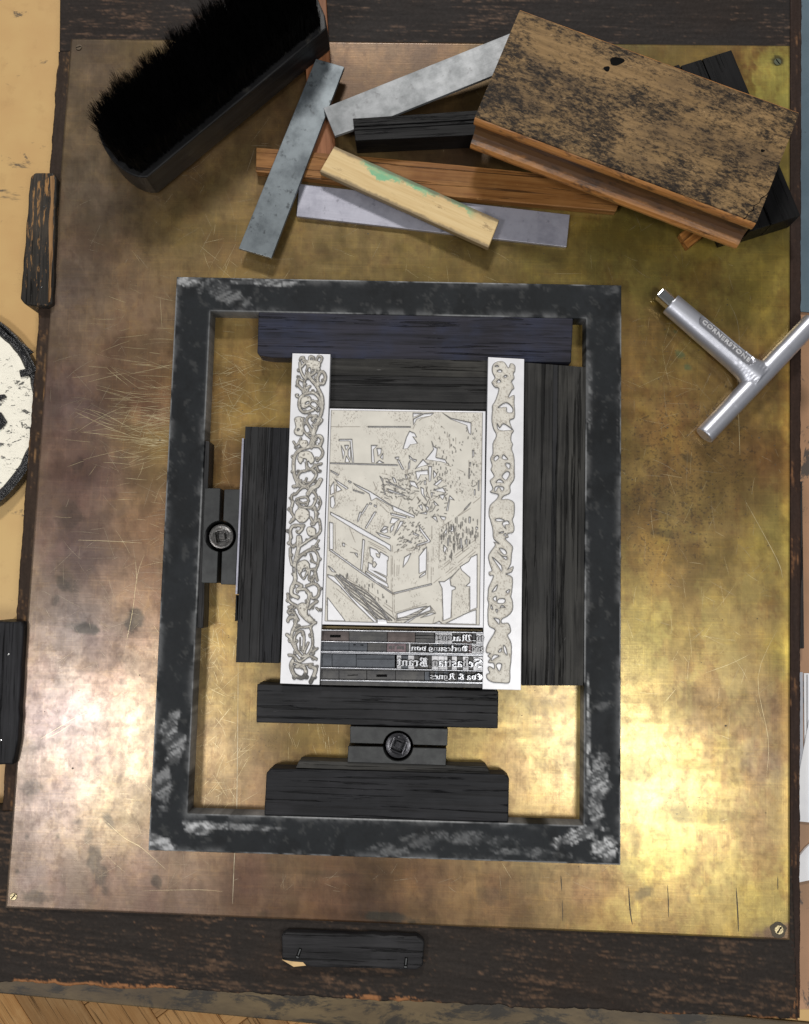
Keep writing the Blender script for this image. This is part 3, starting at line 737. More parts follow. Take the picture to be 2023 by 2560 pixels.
for (x, y, a) in ((631, 2012, 1.25), (857, 2032, 1.5)):
    P = U(x, y, 5.06); d = np.array([math.cos(a), math.sin(a), 0]); e = np.array([-d[1], d[0], 0])
    q = [P + d * 3.6 + e * 1.1, P - d * 3.6 + e * 1.3, P - d * 3.6 - e * 1.3, P + d * 3.6 - e * 1.1]
    prism('nail_slot', q, [p - np.array([0, 0, .5]) for p in q], void_black, c3, a, 0)
    q = [P + d * 3.0 + e * .45, P - d * 1.4 + e * .35, P - d * 1.4 - e * .35, P + d * 3.0 - e * .45]; q = [p + np.array([0, 0, .35]) for p in q]
    prism('nail', q, [p - np.array([0, 0, .5]) for p in q], chrome, c3, a, .12)
    q = [P - d * 2.2 + e * .9, P - d * 3.2 + e * .9, P - d * 3.2 - e * .9, P - d * 2.2 - e * .9]; q = [p + np.array([0, 0, .35]) for p in q]
    prism('nail_head', q, [p - np.array([0, 0, .5]) for p in q], chrome, c3, a, .12)
slab('chipped_corner', [(595, 2026), (640, 2031), (646, 2038), (620, 2041)], 5.15, 4.2, raw_wood, c3, bevel=.1, jag=.2)

# ---- things at the photo's edges, on the table
def disc_ring(cx, cy, rx, n=72): 
    P = U(cx, cy, ZT); return P
P0 = U(-152, 874, ZT + 9); rad = np.hypot(*(U(92, 874, ZT + 9) - P0)[:2])
pot = thing('ink_tin', (P0[0], P0[1], ZT), 'round tin of cracked white ink with a tarry black rim, left of the board', 'ink tin')
def lathe(name, prof, P, mat, parent, n=96, wob=0.0):
    Vs, Fs = [], []
    rr = random.Random(3); wo = [1 + wob * rr.gauss(0, 1) for _ in range(n)]
    for (r, z) in prof:
        for i in range(n):
            a = 2 * math.pi * i / n; Vs.append([P[0] + r * wo[i] * math.cos(a), P[1] + r * wo[i] * math.sin(a), P[2] + z])
    for k in range(len(prof) - 1):
        for i in range(n):
            j = (i + 1) % n; Fs.append([k * n + i, k * n + j, (k + 1) * n + j, (k + 1) * n + i])
    Fs.append(list(range(n - 1, -1, -1))); Fs.append([(len(prof) - 1) * n + i for i in range(n)])
    return mesh_obj(name, Vs, Fs, mat, parent, smoothf=False)
PT = np.array([P0[0], P0[1], ZT])
lathe('tin_wall', [(rad * .96, 0), (rad, 1), (rad, 9), (rad - 1.2, 9.5), (rad - 2.5, 8), (rad - 2.5, 4), (rad * .5, 3.5)], PT, tar, pot, wob=.002)
lathe('black_rim_ink', [(rad - 2.6, 3.6), (rad - 3, 6.4), (rad - 7.5, 6.8), (rad - 9, 5.2)], PT, tar, pot, wob=.008)
lathe('white_ink_skin', [(rad - 8.5, 3.6), (rad - 8.8, 5.6), (rad - 12, 5.9)], PT, pot_white, pot, wob=.006)
for q in ([(40, 782), (78, 772), (84, 780), (60, 792), (42, 796)], [(-30, 860), (2, 870), (14, 890), (0, 906), (-30, 900)], [(-20, 836), (8, 832), (14, 838), (-10, 848)], [(-10, 690), (40, 716), (70, 742), (62, 748), (30, 724), (-10, 702)]):
    slab('ink_clot', q, ZT + 7.4, ZT + 5.5, tar, pot, bevel=.5, jag=.4)
o = slab('blue_sheet', [(1660, -60), (1780, -60), (1780, 665), (1660, 655)], ZT + 2.4, ZT + .8, slate, bevel=.2)
tag(o, 'blue grey sheet right of the board beside the big wooden block', 'sheet')
o = slab('dark_batten', [(1660, 1014), (1694, 1016), (1698, 1369), (1660, 1370)], ZT + 9, ZT + .7, black_wood_coarse, bevel=.5)
tag(o, 'dark wooden batten standing along the right side of the board', 'batten')
o = slab('grey_strip', [(1660, 1416), (1695, 1419), (1696, 1600), (1660, 1700)], ZT + 2.0, ZT + .8, grey_sheet, bevel=.2)
tag(o, 'grey metal strip on the table just below the dark batten', 'strip')
o = slab('paper_sheet', [(1697, 1421), (1800, 1421), (1800, 1700), (1699, 1640)], ZT + 1.6, ZT + .9, paper_white, bevel=.05)
tag(o, 'white paper with a dark ruled border, upper of two sheets right of the board', 'paper')
o = slab('paper_sheet', [(1708, 1520), (1800, 1500), (1800, 1745), (1660, 1731), (1676, 1690)], ZT + 2.6, ZT + 2.1, paper_white, bevel=.05)
tag(o, 'plain white paper, lower of two sheets right of the board', 'paper')
for q in ([(1703, 1424), (1704.5, 1424), (1704.5, 1600), (1703, 1600)],): slab('ruled_line', q, ZT + 1.75, ZT + 1.62, void_black, o, bevel=0)
o = slab('pale_strap', [(1700, 1792), (1800, 1700), (1800, 1840), (1660, 1868), (1660, 1842)], ZT + 3, ZT + .8, paper_white, bevel=.2)
tag(o, 'pale slanting plastic piece below the papers at the right edge', 'strip')

# ================================================================== CHASE
HC = 15.0
CQ = [(373, 584), (1312, 602), (1310, 1826), (313, 1795)]
IQ = [(443, 658), (1239, 671), (1230, 1741), (397, 1718)]
def inv_bil(Q, p):
    u = v = .5
    for _ in range(30):
        f = Q[0] * (1 - u) * (1 - v) + Q[1] * u * (1 - v) + Q[2] * u * v + Q[3] * (1 - u) * v - p
        fu = (Q[1] - Q[0]) * (1 - v) + (Q[2] - Q[3]) * v; fv = (Q[3] - Q[0]) * (1 - u) + (Q[2] - Q[1]) * u
        J = np.array([[fu[0], fv[0]], [fu[1], fv[1]]]); du = np.linalg.solve(J, -f[:2]); u += du[0]; v += du[1]
    return u, v
QW = [U(x, y, HC) for x, y in CQ]
iuv = [inv_bil(QW, U(x, y, HC)) for x, y in IQ]
U0, U1 = (iuv[0][0] + iuv[3][0]) / 2, (iuv[1][0] + iuv[2][0]) / 2
V0, V1 = (iuv[0][1] + iuv[1][1]) / 2, (iuv[2][1] + iuv[3][1]) / 2
WEAR = [(395, 592, 26, 14, 10, .9), (470, 618, 60, 22, 20, .45), (560, 596, 90, 7, 2, .6), (1285, 612, 30, 12, 0, .35), (335, 1778, 36, 16, 20, .95), (365, 1560, 26, 60, 0, .55), (345, 1660, 22, 60, 0, .5),
        (440, 1743, 60, 10, 5, .8), (408, 1752, 30, 10, 0, .6), (500, 1745, 100, 8, 2, .5), (1275, 1790, 34, 26, -40, .95), (1265, 1640, 26, 60, 0, .6), (1255, 1700, 20, 60, 0, .6), (1215, 1765, 60, 20, -20, .7),
        (1270, 1490, 30, 14, 0, .35), (600, 1810, 60, 8, 2, .35), (880, 1775, 60, 18, 0, .35), (1000, 1770, 100, 16, 4, .4), (1110, 1800, 90, 12, 4, .4), (820, 1795, 50, 14, 0, .4), (1268, 700, 12, 60, 0, .25),
        (430, 1040, 14, 80, 3, .25), (1245, 830, 5, 90, 1, .5), (1242, 1540, 4, 150, 0, .7), (1240, 1200, 4, 160, 0, .35), (416, 1500, 4, 120, 2, .5), (345, 1200, 3, 300, 3, .35), (1305, 1000, 3, 300, 0, .3)]
def steel_fn(px, py, X, Y):
    n1 = fbm(X, Y, 26, 40, 41, 6, .65); n2 = fbm(X, Y, 5, 6, 42, 5, .7); n3 = fbm(X + Y * .6, Y - X * .6, 30, 2.0, 43, 4, .6)
    c = lin((33, 36, 39))[None] * (.45 + .75 * n1[:, None]) * (.9 + .2 * n2[:, None])
    dk = sst(.52, .68, fbm(X, Y, 18, 22, 44, 5, .65)); c = c * (1 - .3 * dk[:, None])
    wear = 0
    for k, (a, b, rx, ry, dg, s) in enumerate(WEAR):
        wear = np.maximum(wear, blotch(px, py, a, b, rx, ry, dg, 100 + k, .7) * s)
    wear = wear * (.75 + .45 * n3)
    wear = np.clip(sst(.18, .95, wear) * (.25 + .9 * sst(.42, .60, n2 * .6 + n3 * .4)), 0, 1)
    eo = segd(px, py, CQ, 30, True); ei = segd(px, py, IQ, 30, True)
    br_ = fbm(X, Y, 30, 30, 47, 5, .7)
    rub = np.maximum(np.exp(-(eo / 1.7) ** 2) * sst(.40, .58, br_), np.exp(-(ei / 1.7) ** 2) * sst(.38, .56, fbm(X, Y, 40, 40, 48, 5, .7))) * .8
    hz = np.maximum(np.exp(-(eo / 9.) ** 2), np.exp(-(ei / 9.) ** 2)) * sst(.45, .65, fbm(X, Y, 18, 18, 49, 5, .7)) * .24
    wear = np.maximum(np.maximum(wear, rub), hz)
    n7 = fbm(X * .8 + Y * .6, Y * .8 - X * .6, 1.2, 26, 50, 3, .6); wear = wear * (.65 + .6 * n7)
    wear = np.clip(wear, 0, 1)
    c = c * (1 - wear[:, None]) + lin((168, 169, 170))[None] * wear[:, None]
    fl_ = sst(.62, .70, n2) * .25 * (1 - wear); c = c * (1 - fl_[:, None]) + lin((108, 108, 106))[None] * fl_[:, None] * .6
    h = -(sst(.62, .72, n2)) * .10
    rough = .44 - .10 * wear + .10 * n1
    met = .20 + .15 * wear
    return h, c, np.stack([wear, rough, met], 1)
chase = grid_sheet('chase', CQ, HC, HC - .05, 1.3, steel_fn, steel_mat, None, us=[U0, U1], vs=[V0, V1], hole=(U0, U1, V0, V1), bevel=.5)
tag(chase, 'heavy black iron rectangular frame locked round the printing blocks and lying on the brass sheet', 'chase')

def piece(name, pts, z, mat, label, cat, group=None, z0=.1, bevel=.5, jag=.0, grooves=(), **k):
    o = slab(name, pts, z, z0, mat, None, bevel=bevel, jag=jag, **k)
    return tag(o, label, cat, group)
GF = 'wooden furniture locked in the iron frame'
def ip(a, b, t): return (a[0] + (b[0] - a[0]) * t, a[1] + (b[1] - a[1]) * t)
def strips(parent_label, name, quad, cuts, z, mats, cat, along='v', zs=None):
    """long slats side by side cut across the quad's width; one thing with children named slat"""
    c = sum((U(*p, z) for p in quad), np.zeros(3)) / 4
    t = thing(name, (c[0], c[1], .1), parent_label, cat, GF)
    cs = [0] + list(cuts) + [1]
    for i in range(len(cs) - 1):
        a, b = cs[i], cs[i + 1]
        q = [ip(quad[0], quad[1], a), ip(quad[0], quad[1], b), ip(quad[3], quad[2], b), ip(quad[3], quad[2], a)]
        zz = zs[i] if zs else z
        slab('ridge', q, zz, .1 + i * .002, mats[i % len(mats)], t, bevel=.25, jag=.05)
    return t
piece('furniture', [(546, 658), (1210, 671), (1206, 765), (574, 754), (548, 750), (543, 745)], 14.6, blue_wood, 'long blue-black wooden bar across the top of the iron frame', 'wooden bar', GF, bevel=.8, jag=.05)
strips('coarse grained dark bar between the two white border blocks above the picture block', 'furniture', [(697, 755), (1028, 760), (1026, 863), (698, 859)], [.32, .80], 14.2, [black_wood_coarse], 'wooden bar', zs=[14.2, 14.5, 13.9]) if False else None
o = thing('furniture', U(860, 810, .1), 'coarse grained dark wooden bar between the white blocks, above the picture block', 'wooden bar', GF)
for i, (a, b, z) in enumerate(((0, .34, 14.4), (.345, .83, 14.0), (.835, 1.0, 13.4))):
    A0, A1, B0, B1 = (692, 755), (696, 862), (1029, 760), (1028, 868)
    slab('ridge', [ip(A0, A1, a), ip(B0, B1, a), ip(B0, B1, b), ip(A0, A1, b)], z, .1, black_wood_coarse, o, bevel=.4, jag=.06)
strips('tall dark ridged wooden bar right of the right border block', 'furniture', [(1109, 765), (1237, 775), (1231, 1447), (1101, 1447)], [.46, .54], 14.4, [black_wood_coarse, black_wood, black_wood_coarse], 'wooden bar', zs=[14.4, 13.6, 14.4])
strips('black three-ridged wooden bar left of the left border block', 'furniture', [(518, 900), (611, 903), (590, 1400), (498, 1398)], [.30, .52, .60], 14.4, [black_wood], 'wooden bar', zs=[14.4, 14.5, 13.6, 14.5])
piece('furniture', [(543, 1444), (640, 1447), (1052, 1458), (1051, 1538), (541, 1525)], 14.8, black_wood, 'dark wooden bar below the rows of type, above the lower quoin', 'wooden bar', GF, bevel=.7, jag=.08)
piece('furniture', [(572, 1622), (1066, 1635), (1075, 1642), (1073, 1736), (558, 1721), (562, 1632)], 14.8, black_wood, 'widest dark wooden bar, resting against the bottom of the iron frame', 'wooden bar', GF, bevel=.8, jag=.08)
piece('reglet', [(632, 1605), (1027, 1618), (1036, 1634), (624, 1621)], 13.2, black_wood_coarse, 'thin dark wooden strip between the lower quoin and the widest bar', 'wooden strip', 'thin wooden strips in the frame', bevel=.4, jag=.08)
piece('reglet', [(434, 930), (442, 932), (429, 1326), (416, 1325)], 14.2, black_wood, 'thin black strip against the left bar of the iron frame behind the left quoin', 'wooden strip', 'thin wooden strips in the frame', bevel=.4, jag=.08)
piece('reglet', [(640, 1448), (1008, 1460), (1008, 1466), (640, 1452)], 14.95, deep_wood, 'narrow black strip under the lowest row of type', 'wooden strip', 'thin wooden strips in the frame', bevel=.2) if False else None
t = piece('lead', [(511, 925), (515, 925), (501, 1254), (497, 1254)], 15.2, lead_strip, 'long thin bright metal strip between the left quoin and the three-ridged bar', 'metal strip', bevel=.1)
piece('reglet', [(498, 1256), (500.5, 1256), (500, 1311), (496, 1311)], 14.6, deep_wood, 'short black strip below the bright metal strip left of the three-ridged bar', 'strip', bevel=.1)
piece('reglet', [(681, 1321), (1019, 1329), (1018, 1335), (680, 1328)], 15.5, flat('brown_brass_rule', (.16, .12, .05), .4, .4, (.09, .06, .03), 60), 'brown strip between the picture block and the top row of type', 'strip', 'thin wooden strips in the frame', bevel=.2)

# ---- quoins
def zq(ox, oy, k): return lambda X, Y: ((ox + k * X) / PS, (oy + k * Y) / PS)
def quoin(f, jaws, cxy, R, r, sq, sang, z, iron, camm, label, facing):
    C = U(*f(*cxy), z)
    t = thing('quoin', (C[0], C[1], .1), label, 'quoin', 'quoins that lock the iron frame')
    Rm = np.hypot(*(U(*f(cxy[0] + R, cxy[1]), z) - C)[:2]); rm = Rm * r / R; sm = Rm * sq / R
    for k, (jq, near) in enumerate(jaws):
        P = [U(*f(*p), z) for p in jq]          # 4 corners; edge P[0]->P[1] is the inner edge with the notch
        a, b = P[0], P[1]; d = (b - a) / np.linalg.norm(b - a); L = np.linalg.norm(b - a)
        tC = np.dot(C - a, d); off = np.linalg.norm((C - a) - d * tC); hw = math.sqrt(max(Rm ** 2 - off ** 2, .1))
        pts = [a]
        side = np.array([-d[1], d[0], 0]); sgn = 1 if np.dot(P[2] - b, side) > 0 else -1
        foot = a + d * tC; e = np.dot(foot - C, side * sgn)
        th0 = math.acos(max(-1, min(1, e / Rm)))
        for i in range(17):
            th = -th0 + 2 * th0 * i / 16
            pts.append(C + d * Rm * math.sin(th) + side * sgn * Rm * math.cos(th))
        pts += [b, P[2], P[3]]
        pts = [np.array([p[0], p[1], z - .05 * k]) for p in pts]
        prism('jaw', pts, [np.array([p[0], p[1], .1]) for p in pts], iron, t, None, .3, seg=1)
    # cam: disc with a raised rim and a square socket
    n = 40; zc = z - 2.2
    ring = lambda rr, zz: [[C[0] + rr * math.cos(2 * math.pi * i / n), C[1] + rr * math.sin(2 * math.pi * i / n), zz] for i in range(n)]
    def sqr(rr, zz):
        o = []
        for i in range(n):
            a = 2 * math.pi * i / n - sang; q = (a + math.pi / 4) % (math.pi / 2) - math.pi / 4
            rad_ = rr / math.cos(q); o.append([C[0] + rad_ * math.cos(a + sang), C[1] + rad_ * math.sin(a + sang), zz])
        return o
    L = [ring(rm * .92, .2), ring(rm, zc - 1.0), ring(rm * .97, zc - .1), ring(rm * .86, zc), ring(rm * .70, zc - .25), sqr(sm * 1.18, zc + .15), sqr(sm, zc), sqr(sm * .95, zc - 4.5)]
    Vs = [v for l in L for v in l]; Fs = []
    for k in range(len(L) - 1):
        for i in range(n):
            j = (i + 1) % n; Fs.append([k * n + i, k * n + j, (k + 1) * n + j, (k + 1) * n + i])
    Fs.append([(len(L) - 1) * n + i for i in range(n)])
    co = mesh_obj('cam', Vs, Fs, camm, t, (C[0], C[1], .1))
    st = [C + (np.array(p) - C) * 1.0 for p in sqr(sm * .52, zc - 1.6)]
    prism('socket_stud', st, [np.array([p[0], p[1], zc - 4.6]) for p in st], camm, co, 0, .3)
    # dark well under the cam
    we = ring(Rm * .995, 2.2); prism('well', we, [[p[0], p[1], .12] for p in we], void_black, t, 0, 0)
    return t
f5 = zq(480, 1000, .3237)
quoin(f5, [([(220, 682), (192, 1415), (72, 1412), (98, 680)], 0), ([(250, 690), (222, 1424), (336, 1428), (372, 690)], 1)], (220, 1052), 120, 95, 44, .2, 14.6, quoin_iron, cam_rust,
      'left iron quoin with a vertical slot and worn rusty cam', 0)
f4 = zq(500, 1680, .4801)
quoin(f4, [([(782, 370), (1288, 384), (1292, 297), (782, 283)], 0), ([(772, 386), (1285, 399), (1280, 487), (768, 470)], 1)], (1032, 386), 78, 66, 32, -.35, 14.6, quoin_iron, cam_iron,
      'lower iron quoin with horizontal slot and black cam, between two dark bars', 1)

# ================================================================== RELIEF BLOCKS
HT = 22.0
def relief_colors(sd, X, Y, dark=None, ow=1.2, speck=.0, soft=None):
    """sd: distance (photo source px) to the cut-away; >0 raised"""
    up = sst(-.9, .9, sd)
    n = fbm(X, Y, 8, 8, 61, 5, .6); n2 = fbm(X, Y, 1.2, 1.6, 62, 3, .6)
    face = lin((203, 199, 189))[None] * (.88 + .22 * n[:, None])
    floor_ = lin((226, 226, 229))[None] * (.88 + .20 * n[:, None])
    c = floor_ * (1 - up[:, None]) + face * up[:, None]
    line = np.exp(-((sd - .1) / ow) ** 2) * (.75 + .25 * n2)
    c = c * (1 - line[:, None]) + lin((40, 35, 30))[None] * line[:, None]
    return up, c
def plate_block(name, quad, label, cat, fn, cell, mount_mat=zinc_side, inset=0):
    c = sum((U(*p, HT) for p in quad), np.zeros(3)) / 4
    t = thing(name, (c[0], c[1], .1), label, cat, 'white engraved blocks in the frame')
    grid_sheet('printing_plate', quad, HT, 1.6, cell, fn, relief_mat, t)
    e = [ip(quad[i], ip(quad[1], quad[3], .5), .002) for i in range(4)]
    T = [U(*p, HT) for p in quad]
    prism('mount_base', [np.array([p[0], p[1], HT - 1.65]) for p in T], [np.array([p[0], p[1], .1]) for p in T], mount_mat, t, bevel=.15)
    return t
# -- left border: scrolling vine
def za(X, Y): return (695 + X * .2035, 870 + Y * .2035)
def zb(X, Y): return (695 + X * .2035, 1290 + Y * .2035)
VA = [([(430,180),(400,270),(380,340),(470,460),(540,600),(540,760),(500,880),(440,1000),(420,1120),(380,1210),(300,1240),(225,1290),(190,1400),(200,1550),(240,1680),(190,1700)],38),
 ([(520,720),(510,620),(440,550),(340,560),(270,620),(260,720),(320,790),(430,760)],32),([(270,140),(290,110),(320,130),(330,175)],24),([(390,160),(390,105),(440,115),(430,180)],24),([(470,150),(500,95),(540,120),(520,180)],24),
 ([(270,180),(280,280),(330,370),(350,300)],30),([(430,180),(340,180),(290,230)],26),([(430,200),(500,260)],40),([(380,190),(350,270)],26),([(450,200),(460,290),(410,330)],30),
 ([(490,450),(490,350),(540,285),(580,345),(560,430),(520,430)],36),([(300,400),(250,380),(240,440),(290,500),(330,520)],30),([(330,520),(320,430),(345,370)],26),([(390,470),(350,490),(310,540)],30),([(250,600),(225,590),(240,570)],24),
 ([(430,640),(385,690),(460,740),(500,690)],22),([(430,650),(480,650)],22),([(470,830),(380,840),(350,900),(395,980),(430,1060)],30),([(470,830),(420,880)],34),([(470,860),(540,880),(480,950),(430,940)],26),
 ([(310,860),(300,960),(340,1050),(420,1120)],26),([(470,970),(430,1070)],40),([(430,1180),(450,1110),(500,1075),(540,1110),(520,1190),(470,1200)],36),([(400,1210),(500,1210),(550,1280),(520,1350),(470,1350)],30),
 ([(190,1150),(230,1195),(280,1110)],24),([(350,1420),(350,1500),(280,1520),(240,1590),(290,1680),(360,1690),(420,1640),(470,1560),(440,1500),(360,1490)],30),([(400,1490),(470,1440),(530,1420)],28),([(470,1450),(500,1520)],26),
 ([(520,1620),(480,1690),(420,1720),(370,1790)],52),([(350,1600),(340,1650),(380,1650)],22),([(370,1700),(290,1720),(220,1790),(170,1810),(170,1870)],26),([(170,1890),(240,1850),(340,1830),(375,1880),(310,1905),(270,1890)],24),
 ([(185,1890),(160,2000),(200,2090),(150,2140)],30),([(230,1900),(290,1950),(400,1960),(450,1900),(470,1820),(440,1770)],30),([(450,1960),(470,2060),(440,2160)],36),([(500,1830),(525,1900),(490,1990)],24)]
VAP = [[(200,870),(260,840),(310,880),(310,1060),(240,1070),(195,1030),(220,960)],[(260,1290),(330,1262),(400,1275),(440,1340),(440,1400),(400,1425),(370,1390),(340,1420),(310,1385),(280,1420),(240,1370)],
 [(220,2000),(300,1960),(380,2010),(370,2100),(290,2150),(210,2090)],[(290,610),(380,590),(410,640),(370,720),(300,740),(280,680)],[(270,1140),(340,1130),(370,1180),(330,1230),(270,1200)],[(350,150),(500,160),(520,230),(440,260),(360,240)]]
VAH = [[(370,250),(395,240),(400,285),(375,290)],[(350,660),(380,655),(375,680),(335,690)],[(245,990),(265,1000),(240,1020)],[(310,1360),(350,1370),(330,1410),(318,1400)],[(470,1160),(500,1165),(490,1190),(465,1185)],[(180,1840),(220,1830),(200,1880)]]
VB = [([(160,265),(150,180),(190,120),(270,120),(300,150),(255,205)],34),([(510,60),(520,180),(470,240),(400,280),(330,330),(250,380)],30),([(400,20),(440,80),(500,40)],28),([(150,270),(150,340),(190,380),(230,330)],26),
 ([(265,260),(250,400),(220,520),(200,650),(210,780),(170,880),(170,960),(240,1000)],44),([(150,400),(150,500),(170,600)],28),([(250,520),(330,450),(430,420),(490,480),(490,590),(460,680),(480,790)],28),([(500,300),(450,370),(330,440),(240,500)],22),
 ([(500,400),(430,400)],22),([(400,470),(430,560),(480,580)],22),([(390,660),(460,645)],24),([(390,670),(380,780),(430,780),(450,700)],24),([(220,820),(290,860),(240,900),(330,900),(380,960),(370,1060),(340,1150)],36),
 ([(350,860),(440,830),(500,880),(490,980),(420,1010),(400,950)],32),([(120,960),(140,1050),(230,1110),(280,1200),(330,1260)],30),([(480,1050),(400,1110),(360,1200),(370,1290),(460,1310)],32),
 ([(130,1120),(180,1110),(120,1180),(200,1200),(250,1280)],24),([(120,1290),(150,1240),(215,1260),(210,1340),(170,1440),(170,1540),(220,1640),(280,1720)],36),([(460,1310),(380,1360),(280,1370),(220,1400)],26),([(110,1460),(160,1500)],38),
 ([(230,1640),(200,1530),(230,1440),(300,1420),(320,1500),(310,1640)],28),([(270,1500),(270,1650)],14),([(400,1370),(420,1480),(420,1600),(370,1700),(300,1730)],28),([(370,1560),(320,1680)],24),([(480,1630),(420,1670)],26),
 ([(130,1710),(200,1720),(270,1790),(380,1720),(470,1760)],28),([(180,1780),(160,1850),(200,1950),(290,1990),(340,1930),(310,1850),(230,1850)],42),([(390,1850),(460,1880),(440,1960),(400,2040)],44),([(200,1800),(300,1830),(420,1820)],26),
 ([(470,1130),(500,1160)],22),([(150,1160),(190,1165)],18)]
VBP = [[(210,-30),(290,80),(380,20),(360,-40)],[(355,150),(400,130),(460,160),(460,230),(410,250),(360,220)],[(240,580),(330,540),(380,580),(390,660),(360,720),(310,780),(240,680)],[(260,1080),(350,1080),(380,1200),(440,1290),(360,1300),(300,1250),(250,1180)],[(230,240),(290,270),(290,340),(230,360)]]
VBH = [[(365,1150),(390,1160),(380,1230),(365,1200)],[(185,630),(205,640),(200,690),(188,690)],[(280,700),(350,670),(310,760)],[(310,650),(350,640),(300,690)],[(230,1900),(280,1890),(290,1930),(240,1950)]]
def vine_fn(px, py, X, Y):
    x = px * PS; y = py * PS
    D = np.full(x.shape, 1e3); Dc = np.full(x.shape, 1e3)
    for f, L in ((za, VA), (zb, VB)):
        for pts, wd in L:
            P = smooth([f(*p) for p in pts], 5); d = segd(x, y, P, 9)
            D = np.minimum(D, d - wd * .5 * .2035 * 1.05); Dc = np.minimum(Dc, np.abs(d - wd * .12 * .2035) + .55 * (d > wd * .25 * .2035))
    rl = random.Random(21)
    for f, L in ((za, VA), (zb, VB)):        # little leaves and curled tips along the stems
        for pts, wd in L:
            P = smooth(pts, 3)
            for i in range(2, len(P) - 1, 4):
                t = np.array(P[i + 1]) - np.array(P[i - 1]); t = t / (np.linalg.norm(t) + 1e-6); sg = rl.choice((-1, 1)); nn = np.array([-t[1], t[0]]) * sg
                l = rl.uniform(22, 42); p0 = np.array(P[i]) + nn * wd * .3; p1 = p0 + nn * l * .7 + t * l * .5; p2 = p1 + t * l * .5 - nn * l * .1; p3 = p2 - nn * l * .45
                if not (110 < p2[0] < 545): continue
                q = [f(*p) for p in smooth([p0, p1, p2, p3], 3)]
                D = np.minimum(D, segd(x, y, q, 7) - rl.uniform(1.2, 2.1))
    for f, L in ((za, VAP), (zb, VBP)):
        for pts in L: D = np.minimum(D, polysd(x, y, smooth([f(*p) for p in pts], 4, True), 9) + (fbm(x, y, 5, 5, 33, 3) - .5) * 1.6)
    for f, L in ((za, VAH), (zb, VBH)):
        for pts in L: D = np.maximum(D, -polysd(x, y, smooth([f(*p) for p in pts], 3, True), 9))
    sd = -D + (fbm(x, y, 6, 6, 34, 3) - .5) * 1.4
    sd = np.where((x < 0), sd, sd)
    up, c = relief_colors(sd, X, Y, ow=1.55)
    inner = np.exp(-((Dc) / .6) ** 2) * sst(1.0, 2.2, sd) * sst(.34, .5, fbm(x, y, 14, 14, 35, 4)) * .75
    vein = sst(.60, .68, fbm(x, y, 4.5, 4.5, 36, 3)) * sst(2.0, 3.2, sd) * .7
    k = np.maximum(inner, vein)[:, None]
    c = c * (1 - k) + lin((84, 74, 62))[None] * k
    inkd = sst(1655, 1685, y) * sst(-1.0, .6, sd) * sst(.35, .55, fbm(x, y, 20, 20, 37, 3) + .12 * sst(1690, 1700, y))
    c = c * (1 - .85 * inkd[:, None]) + lin((50, 50, 50))[None] * .85 * inkd[:, None]
    m = .25 * up
    return (up - 1) * 1.2 - .15 * inner, c, np.stack([up, .32 + .2 * up, np.full(len(x), .1)], 1)
plate_block('border_block', [(617, 745), (697, 747), (674, 1446), (591, 1443)], 'left tall white border block with a scrolling vine whose lowest ribbon is inked black', 'engraved block', vine_fn, .36)
# -- right border
def zc_(X, Y): return (1200 + X * .1988, 880 + Y * .1988)
def zd(X, Y): return (1200 + X * .2034, 1300 + Y * .2035)
RL = [zc_(*p) for p in [(310,130),(250,112),(180,140),(155,200),(160,260),(190,320),(172,350),(150,385),(190,440),(240,460),(200,600),(160,670),(158,740),(150,850),(170,960),(210,1050),(165,1150),(165,1270),(135,1340),(155,1430),(140,1480),(180,1560),(130,1620),(165,1720),(130,1760),(230,1790),(210,1850),(130,1930),(115,2050)]] \
   + [zd(*p) for p in [(130,0),(160,120),(170,230),(240,290),(170,270),(190,310),(110,430),(120,530),(150,620),(115,640),(120,680),(170,690),(110,830),(100,930),(95,970),(110,1040),(100,1100),(100,1250),(120,1310),(190,1360),(105,1510),(75,1620),(130,1640),(100,1670),(130,1700),(105,1750),(170,1760),(175,1830),(120,1800),(100,1830),(120,1880),(85,1900),(90,1950),(150,1990),(250,2000),(350,2003)]]
RR = [zc_(*p) for p in [(360,200),(390,140),(440,170),(440,240),(420,270),(432,330),(400,370),(430,450),(400,480),(360,570),(430,540),(430,640),(440,760),(430,830),(375,860),(400,950),(425,990),(400,1030),(390,1110),(412,1160),(400,1220),(430,1320),(435,1500),(430,1600),(380,1680),(380,1770),(300,1810),(275,1855),(350,1850),(430,1900),(430,2050)]] \
   + [zd(*p) for p in [(400,0),(420,80),(410,150),(340,170),(350,210),(310,230),(400,325),(390,420),(380,540),(340,610),(410,570),(390,640),(320,665),(400,710),(390,900),(380,940),(400,1000),(400,1110),(340,1180),(270,1220),(270,1270),(350,1270),(380,1370),(340,1420),(385,1520),(385,1700),(370,1850),(370,1960)]]
